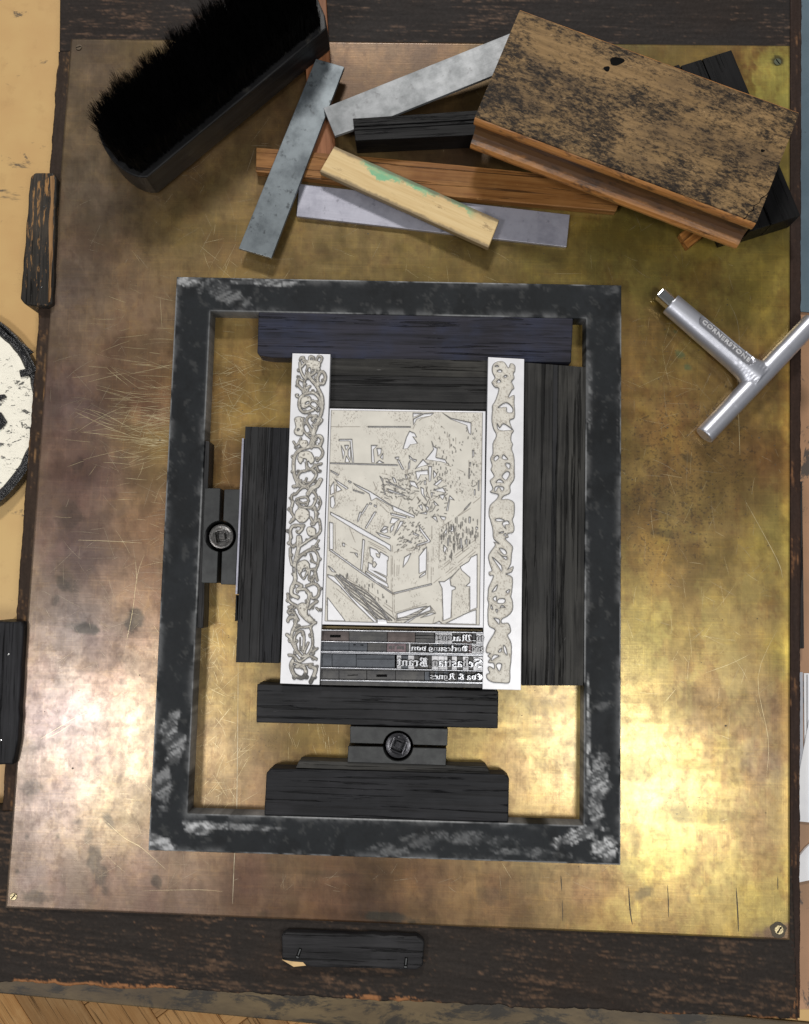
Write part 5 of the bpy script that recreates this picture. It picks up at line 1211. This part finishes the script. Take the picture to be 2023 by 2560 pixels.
# spare sorts and thin spaces in the rows
def space_(R, x0, x1, z, m, label):
    ra, rb = R; q = [t3(x0, ra(x0)), t3(x1, ra(x1)), t3(x1, rb(x1)), t3(x0, rb(x0))]
    return tag(slab('thin_space', q, z, .1, m, None, bevel=.1), label, 'spacing block', 'thin spaces between words of type')
o = space_(R2, 697, 872, 19.0, lead_pink, 'pinkish ink-stained metal block with dark marks in the second row of type')
for (a, b, hw) in ((730, 290, 14), (760, 288, 8), (810, 292, 22), (845, 294, 10)): slab('stamped_mark', [t3(a - hw, b - 14), t3(a + hw, b - 14), t3(a + hw, b + 16), t3(a - hw, b + 16)], 19.05, 18.6, lead_dark, o, bevel=.1)
space_(R2, 875, 900, 18.8, lead_dark, 'narrow dark space left of the word von in the second row')
space_(R2, 902, 914, 19.6, lead_white, 'narrow bright space left of the word von in the second row')
space_(R2, 1064, 1080, 17.4, lead_dark, 'dark space between the two words of the second row')
space_(R3, 774, 785, 15.5, void_black, 'black strip standing for a shaded gap left of the surname in the third row')  # black strip fills an open gap, its shade put into the colour
space_(R3, 1082, 1110, 17.4, lead_dark, 'dark space between the first name and the surname in the third row')
space_(R4, 1332, 1350, 17.4, lead_dark, 'dark space left of the ampersand in the fourth row')
space_(R4, 1420, 1434, 17.4, lead_dark, 'dark space right of the ampersand in the fourth row')

# ================================================================== LOOSE PIECES AT THE TOP
GW = 'loose strips above the frame'
def jslab(*a, **k): return slab(*a, **k)
o = slab('wood_strip', [(636, -40), (686, -40), (709, 325), (656, 343)], 5, .1, pink_wood, bevel=.5, jag=.08)
tag(o, 'steep orange wooden strip running from under the brush to the pale green-painted piece', 'wooden strip', GW)
o = slab('wood_strip', [(541, 311), (780, 331), (1010, 352), (1330, 386), (1300, 446), (960, 416), (632, 374), (540, 362)], 7, .1, orange_wood, bevel=.5, jag=.06)
tag(o, 'long orange wooden strip lying level from the brush to the big wooden block', 'wooden strip', GW)
o = slab('metal_strip', [(632, 388), (1203, 453), (1196, 521), (626, 456)], 3, .1, lead_strip, bevel=.25)
tag(o, 'pale lavender metal strip lying under the green-painted piece', 'metal strip', GW)
for i, t_ in enumerate((.30, .62)):
    pass
steel_strip = slab('metal_strip', [(667, 124), (727, 141), (573, 544), (504, 524)], 10.2, 7.2, steel_blue, bevel=.25)
tag(steel_strip, 'dark blued metal strip standing steeply across the two orange wooden strips', 'metal strip', GW)
o = slab('metal_strip', [(683, 228), (1078, 70), (1044, 158), (830, 244), (707, 287)], [13.4, 21.6, 21.6, 17.4, 14.2], 0, steel_light, bevel=.2, th=2.6)
tag(o, 'light grey metal strip slanting up to the big wooden block', 'metal strip', GW)
o = slab('painted_wood', [(706, 308), (1054, 464), (1031, 523), (675, 362)], 12.5, 7.2, pale_wood, bevel=.5, jag=.05)
tag(o, 'pale wooden piece with a smear of green paint, on the orange and lavender strips', 'wooden piece', GW)
g_ = thing('furniture', U(870, 270, .1), 'black grooved wooden bar between the light grey strip and the long orange strip', 'wooden bar', 'black wooden bars by the big block')
A0, A1, B0, B1 = (745, 250), (750, 297), (1020, 232), (1020, 284)
for (a, b, z) in ((0, .36, 18.6), (.38, .52, 17.8), (.54, 1.0, 18.4)):
    slab('ridge', [ip(A0, A1, a), ip(B0, B1, a), ip(B0, B1, b), ip(A0, A1, b)], z, .1, deep_wood, g_, bevel=.4)
hd = np.array([146, 350]) / 379.; wd_ = np.array([-.9539, .300])
def hp(a, b): return (1544 + hd[0] * a + wd_[0] * b, 105 + hd[1] * a + wd_[1] * b)
for i, (b0, b1, z, s0) in enumerate(((0, 64, 20.2, 0), (66, 112, 20.0, 0), (114, 162, 20.2, -4))):
    o = slab('furniture', [hp(s0, b0), hp(s0, b1), hp(379 + s0, b1), hp(379 + s0, b0)], z, .1, deep_wood, bevel=.5)
    tag(o, ['rightmost black wooden bar sticking out behind and below the big wooden block', 'middle one of the black wooden bars showing behind the big wooden block', 'inner black bar, only its corner showing behind the big wooden block'][i], 'wooden bar', 'black wooden bars by the big block')
o = slab('wood_strip', [(1434, 494), (1500, 440), (1520, 470), (1452, 524)], 6, .1, orange_wood, bevel=.4)
tag(o, 'tiny tip of an orange wooden strip poking out below the big wooden block', 'wooden strip', GW)

# ---- the big wooden block with moulded edges
ZK0, ZK1 = 22.2, 58.0
K = [U(1100, 21, ZK1), U(1690, 235, ZK1), U(1597, 470, ZK1), U(1003, 246, ZK1)]
ex = (K[2] - K[3]); Lk = np.linalg.norm(ex[:2]); ex = ex / np.linalg.norm(ex); ey = np.array([-ex[1], ex[0], 0]); Wk = np.dot(K[0] - K[3], ey)
big = thing('wooden_block', ((K[0] + K[2]) / 2 * np.array([1, 1, 0]) + np.array([0, 0, ZK0])), 'big worn ink-stained wooden block with a moulded long edge, lying on the black bars', 'wooden block')
prof = [(2.0, ZK0), (-2.6, ZK0 + .3), (-4.4, ZK0 + 1.8), (-4.8, ZK0 + 4.5), (-3.6, ZK0 + 7.4), (-1.0, ZK0 + 9.0), (1.6, ZK0 + 11.5), (3.0, ZK0 + 15.5), (3.2, ZK0 + 19.5), (2.2, ZK0 + 23.5), (-.2, ZK0 + 26.6), (-1.4, ZK0 + 28.0), (-1.9, ZK0 + 30.5), (-1.5, ZK0 + 33.2), (-.5, ZK1 - 1.3), (.0, ZK1 - .9)]
def sweep(name, pr, mat, x0, x1, parent, nseg=24, jit=.10):
    Vs, Fs = [], []; n = len(pr); rr = random.Random(4)
    for i in range(nseg + 1):
        x = x0 + (x1 - x0) * i / nseg
        for (y, z) in pr:
            P = K[3] + ex * x + ey * (y + rr.gauss(0, jit)); Vs.append([P[0], P[1], z + rr.gauss(0, jit * .6)])
    for i in range(nseg):
        for k in range(n):
            k2 = (k + 1) % n; Fs.append([i * n + k, i * n + k2, (i + 1) * n + k2, (i + 1) * n + k])
    Fs.append(list(range(n))[::-1]); Fs.append([nseg * n + k for k in range(n)])
    return mesh_obj(name, Vs, Fs, mat, parent, None, math.atan2(ex[1], ex[0]))
body_prof = prof + [(8, ZK1 - 1.0), (8, ZK0)]
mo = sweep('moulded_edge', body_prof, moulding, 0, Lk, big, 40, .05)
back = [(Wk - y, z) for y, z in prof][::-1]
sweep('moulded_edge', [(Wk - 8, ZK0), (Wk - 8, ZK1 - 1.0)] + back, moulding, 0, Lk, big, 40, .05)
top = [(2, ZK0 + .2), (.2, ZK1 - 3), (0.0, ZK1 - 1.0), (.6, ZK1 - .1), (1.6, ZK1), (Wk - 1.6, ZK1), (Wk - .6, ZK1 - .1), (Wk, ZK1 - 1.0), (Wk - .2, ZK1 - 3), (Wk - 2, ZK0 + .2)]
top = [(8.05, ZK0 + .1), (8.05, ZK1 - 1.02)] + [(.05, ZK1 - 1.02), (.5, ZK1 - .25), (1.3, ZK1), (Wk - 1.3, ZK1), (Wk - .5, ZK1 - .25), (Wk - .05, ZK1 - 1.02)] + [(Wk - 8.05, ZK1 - 1.02), (Wk - 8.05, ZK0 + .1)]
sweep('block_body', top, block_top, -.02, Lk + .02, big, 40, .03)
def hole(px, py, rx, ry, a):
    P = U(px, py, ZK1 + .06); n = 18
    t = [P + np.array([rx * math.cos(q) * math.cos(a) - ry * math.sin(q) * math.sin(a), rx * math.cos(q) * math.sin(a) + ry * math.sin(q) * math.cos(a), 0]) * (1 + .12 * math.sin(3 * q + px)) for q in [2 * math.pi * i / n for i in range(n)]]
    prism('knot_hole', t, [p - np.array([0, 0, .4]) for p in t], void_black, big, 0, 0)
hole(1302, 129, 4.9, 3.0, .1); hole(1281, 145, 2.1, 1.9, 0); hole(1610, 318, 1.4, 1.0, 0)
cr = [(1627, 398), (1618, 412), (1607, 418), (1603, 428), (1592, 434), (1590, 444), (1580, 448), (1576, 458), (1570, 462)]
for i in range(len(cr) - 1):
    a, b = np.array(cr[i], float), np.array(cr[i + 1], float); n = np.array([-(b - a)[1], (b - a)[0]]); n /= np.linalg.norm(n); w1, w2 = .5 + .35 * (i % 3), .5 + .35 * ((i + 1) % 3)
    slab('crack', [tuple(a + n * w1), tuple(b + n * w2), tuple(b - n * w2), tuple(a - n * w1)], ZK1 + .05 + .003 * i, ZK1 - .3, void_black, big, bevel=0)

# ---- brush
ZR0, ZR1 = 0.1, 25.0
OUT = [(310, 374), (290, 373), (265, 362), (240, 342), (221, 315), (209, 287), (205, 262), (212, 238), (230, 210), (560, -62), (600, -78), (640, -54), (670, -5), (686, 32), (689, 60)]
def tilt(x, y): return 5.2 * min(1, max(0, (x * 1.0 - 206) / 470))
br = thing('brush', U(440, 230, 0), 'black bristle brush lying on its back at the upper left of the brass sheet', 'brush')
T = [U(x, y, ZR1 + tilt(x, y)) for x, y in OUT]
B = [np.array([p[0] + 0, p[1], ZR0 + tilt(*q)]) for p, q in zip(T, OUT)]
cxy = sum(T) / len(T)
T2 = smooth(OUT[:9], 3) + OUT[9:]
T = [U(x, y, ZR1 + tilt(x, y)) for x, y in T2]; B = [np.array([p[0], p[1], ZR0 + tilt(*q)]) for p, q in zip(T, T2)]
bd = prism('brush_back', T, B, brush_wood, br, None, 1.0, seg=3)
# light worn line along the rim + tufts
def inside(P, poly):
    c = False; n = len(poly)
    for i in range(n):
        x0, y0 = poly[i]; x1, y1 = poly[(i + 1) % n]
        if (y0 > P[1]) != (y1 > P[1]) and P[0] < (x1 - x0) * (P[1] - y0) / (y1 - y0) + x0: c = not c
    return c
poly = np.array([[t[0], t[1]] for t in T]); cen = np.array([cxy[0], cxy[1]])
rb_ = random.Random(12)
fd = U(689, 60, 30) - U(310, 374, 25); fd = fd / np.linalg.norm(fd); fn_ = np.array([-fd[1], fd[0], 0])
def edge_d(P):
    d = 1e9
    for i in range(len(poly)):
        a = poly[i]; b = poly[(i + 1) % len(poly)]; ab = b - a; t = max(0, min(1, np.dot(P - a, ab) / np.dot(ab, ab))); d = min(d, np.linalg.norm(P - a - ab * t))
    return d
Vs, Fs = [], []
O = U(310, 374, 25)
tufts = []
for i in range(-12, 90):
    for j in range(0, 24):
        P = O + fd * (i * 2.7 + (j % 2) * 1.35 + rb_.gauss(0, .25)) + fn_ * (j * 2.5 + rb_.gauss(0, .25))
        q = np.array([P[0], P[1]])
        if inside(q, poly) and edge_d(q) > 4.2: tufts.append(P)
zoff = lambda P: 5.2 * min(1, max(0, (V(np.array([[P[0], P[1], 25.]]))[0][0] - 206) / 470))
for P in tufts:
    zb_ = ZR1 + zoff(P) - .3; ctr = (P[:2] - cen)
    lean = np.array([rb_.gauss(0, .06), rb_.gauss(0, .06)]); e = edge_d(P[:2]); flare = max(0, 1 - e / 13.) * .06
    dirc = ctr / (np.linalg.norm(ctr) + 1e-6)
    sgn = np.dot(P - O, fn_) - 28
    dd = (fn_[:2] * np.sign(sgn) if abs(sgn) > 10 else dirc)
    lt = 19.5 + rb_.gauss(0, 1.6) + 3 * math.sin(P[0] * .21 + P[1] * .13)
    for _ in range(30):
        b = P[:2] + np.array([rb_.gauss(0, .75), rb_.gauss(0, .75)]); l = lt * rb_.uniform(.80, 1.06)
        ln_ = lean + dd * flare + np.array([rb_.gauss(0, .055), rb_.gauss(0, .055)]); a = rb_.random() * math.pi; wv = np.array([math.cos(a), math.sin(a)]) * .17
        k = len(Vs)
        for s in (0, .55, 1):
            c = b + ln_ * l * s * (s * .6 + .4); ww = wv * (1 - .6 * s); zz = zb_ + l * s
            Vs += [[c[0] - ww[0], c[1] - ww[1], zz], [c[0] + ww[0], c[1] + ww[1], zz]]
        Fs += [[k, k + 1, k + 3, k + 2], [k + 2, k + 3, k + 5, k + 4]]
tag(mesh_obj('bristles', Vs, Fs, bristle_mat, br), kind='stuff')

# ---- quoin key
def z4(X, Y): return ((1500 + X / 3.266) / PS, (640 + Y / 3.266) / PS)
ZH = 8.7
def k3(X, Y, z=ZH): return U(*z4(X, Y), z)
kp0, kp1 = k3(575, 390), k3(1292, 1003)
key = thing('quoin_key', np.array([kp1[0], kp1[1], .1]), 'silver T-handled key with raised lettering, lying on the brass sheet at the right', 'key')
def cone(bm_, a, b, r0, r1, n=28, flat_=1.0):
    d = (b - a); d = d / np.linalg.norm(d); s = np.cross(d, [0, 0, 1.]); s /= np.linalg.norm(s); u = np.cross(s, d)
    vs = []
    for P, r in ((a, r0), (b, r1)):
        vs.append([bm_.verts.new((P + s * r * math.cos(2 * math.pi * i / n) + u * r * flat_ * math.sin(2 * math.pi * i / n)).tolist()) for i in range(n)])
    for i in range(n): bm_.faces.new([vs[0][i], vs[0][(i + 1) % n], vs[1][(i + 1) % n], vs[1][i]])
    bm_.faces.new(vs[0][::-1]); bm_.faces.new(vs[1])
kb = bmesh.new()
sx = kp1 - kp0; Ls = np.linalg.norm(sx); sx /= Ls
cone(kb, kp0, kp1, 8.0, 8.9, flat_=.94)
for i in range(8):
    t0, t1 = 1 - (8 - i) * .030, 1 - (7 - i) * .030
    r = lambda t: 8.9 + 6.5 * max(0, (t - .78) / .22) ** 2.2
    cone(kb, kp0 + sx * Ls * t0, kp0 + sx * Ls * t1, r(t0), r(t1), flat_=8.3 / r(t1))
ka, kc = k3(850, 1468), k3(1733, 538)
cone(kb, ka, kc, 7.0, 7.0)
cone(kb, ka + (kc - ka) * .25, ka + (kc - ka) * .75, 7.1, 7.1)
km = bpy.data.meshes.new('tmp'); kb.normal_update(); bmesh.ops.recalc_face_normals(kb, faces=kb.faces[:]); kb.to_mesh(km); kb.free()
km.transform(Matrix.Scale(10, 4)) if False else None
ko = bpy.data.objects.new('handle', km); COL.objects.link(ko)
m = ko.modifiers.new('r', 'REMESH'); m.mode = 'VOXEL'; m.voxel_size = .55; m.adaptivity = 0
m = ko.modifiers.new('s', 'SMOOTH'); m.factor = .6; m.iterations = 7
dg = bpy.context.evaluated_depsgraph_get(); ev = ko.evaluated_get(dg); me2 = bpy.data.meshes.new_from_object(ev)
bpy.data.objects.remove(ko)
co = np.zeros(len(me2.vertices) * 3); me2.vertices.foreach_get('co', co); co = co.reshape(-1, 3)
# sunk panel: stadium on the upper side
side = np.cross([0, 0, 1.], sx)
pa, pb = k3(835, 560), k3(1195, 850)
pc_off = np.dot((pa + pb) / 2 - kp0, side)
la, lb = np.dot(pa - kp0, sx), np.dot(pb - kp0, sx)
rel = co - kp0; al = rel @ sx; phi = math.asin(max(-.7, min(.7, pc_off / 8.3)))
l0 = rel @ side; h0 = co[:, 2] - ZH; ac = l0 * math.cos(phi) - h0 * math.sin(phi); hh = l0 * math.sin(phi) + h0 * math.cos(phi)
dd_ = np.hypot(np.maximum(0, np.maximum(la - al, al - lb)), ac)
rp = 4.6; hpan = 6.2
msk = (dd_ < rp) & (hh > 0)
nh = np.where(msk, np.minimum(hh, hpan), hh)
co = co + (nh - hh)[:, None] * (math.sin(phi) * side + math.cos(phi) * np.array([0, 0, 1.]))[None]
psi = side * math.cos(phi) - np.array([0, 0, 1.]) * math.sin(phi); pup = side * math.sin(phi) + np.array([0, 0, math.cos(phi)])
def pan(al_, ac_, h_): return kp0 + sx * al_ + psi * ac_ + pup * h_
org = np.array([kp1[0], kp1[1], .1])
me2.vertices.foreach_set('co', ((co - org) * MM).ravel())
me2.materials.clear(); me2.materials.append(alu); me2.name = 'handle'
me2.polygons.foreach_set('use_smooth', [True] * len(me2.polygons)); me2.update()
ho = bpy.data.objects.new('handle', me2); ho.location = Vector(org) * MM; link(ho, key)
# raised lettering
tc = bpy.data.curves.new('txt', 'FONT'); tc.body = 'CORNERSTONE'; tc.size = 1; tc.extrude = .06; tc.offset = .025; tc.space_character = 1.12; tc.align_x = 'CENTER'; tc.align_y = 'CENTER'
to = bpy.data.objects.new('txt', tc); COL.objects.link(to)
dg = bpy.context.evaluated_depsgraph_get(); tm = bpy.data.meshes.new_from_object(to.evaluated_get(dg)); bpy.data.objects.remove(to)
tw = max(v.co.x for v in tm.vertices) - min(v.co.x for v in tm.vertices)
scl = (lb - la + 3.0) / tw; sy = 4.3 / .72
mid = pan((la + lb) / 2, 0, hpan + .25)
rot = Matrix([[sx[0], psi[0], pup[0], 0], [sx[1], psi[1], pup[1], 0], [sx[2], psi[2], pup[2], 0], [0, 0, 0, 1]])
tm.transform(Matrix.Diagonal((scl * MM, sy * MM, 6 * MM, 1))); tm.transform(rot)
tm.materials.clear(); tm.materials.append(flat('polished_raised_letters', (.80, .80, .82), .35, .3, spec=.5)); tm.name = 'lettering'
lo = bpy.data.objects.new('lettering', tm); lo.location = Vector(mid) * MM; link(lo, key)
n = 40; st = []
for i in range(n):
    a = 2 * math.pi * i / n; e = (lb if math.cos(a) > 0 else la)
    st.append((e + (rp - .1) * math.cos(a), (rp - .1) * math.sin(a)))
prism('letter_panel', [pan(p[0], p[1], hpan + .05) for p in st], [pan(p[0], p[1], hpan - .5) for p in st], alu_rough, key, math.atan2(sx[1], sx[0]), 0)
# square chromed tip
q0 = k3(478, 300); tipd = sx
def box_ax(name, a, b, hw, hz, mat, parent, bevel):
    d = (b - a) / np.linalg.norm(b - a); s = np.cross([0, 0, 1.], d)
    t = [a + s * hw, b + s * hw, b - s * hw, a - s * hw]
    t = [p + np.array([0, 0, hz]) for p in t]
    return prism(name, t, [p - np.array([0, 0, 2 * hz]) for p in t], mat, parent, math.atan2(d[1], d[0]), bevel)
box_ax('square_tip', q0, kp0 + sx * 6, 4.0, 4.0, chrome, key, 1.3)
print('objects', len(bpy.data.objects), 'tris approx', sum(len(o.data.polygons) * 2 for o in bpy.data.objects if o.type == 'MESH'))
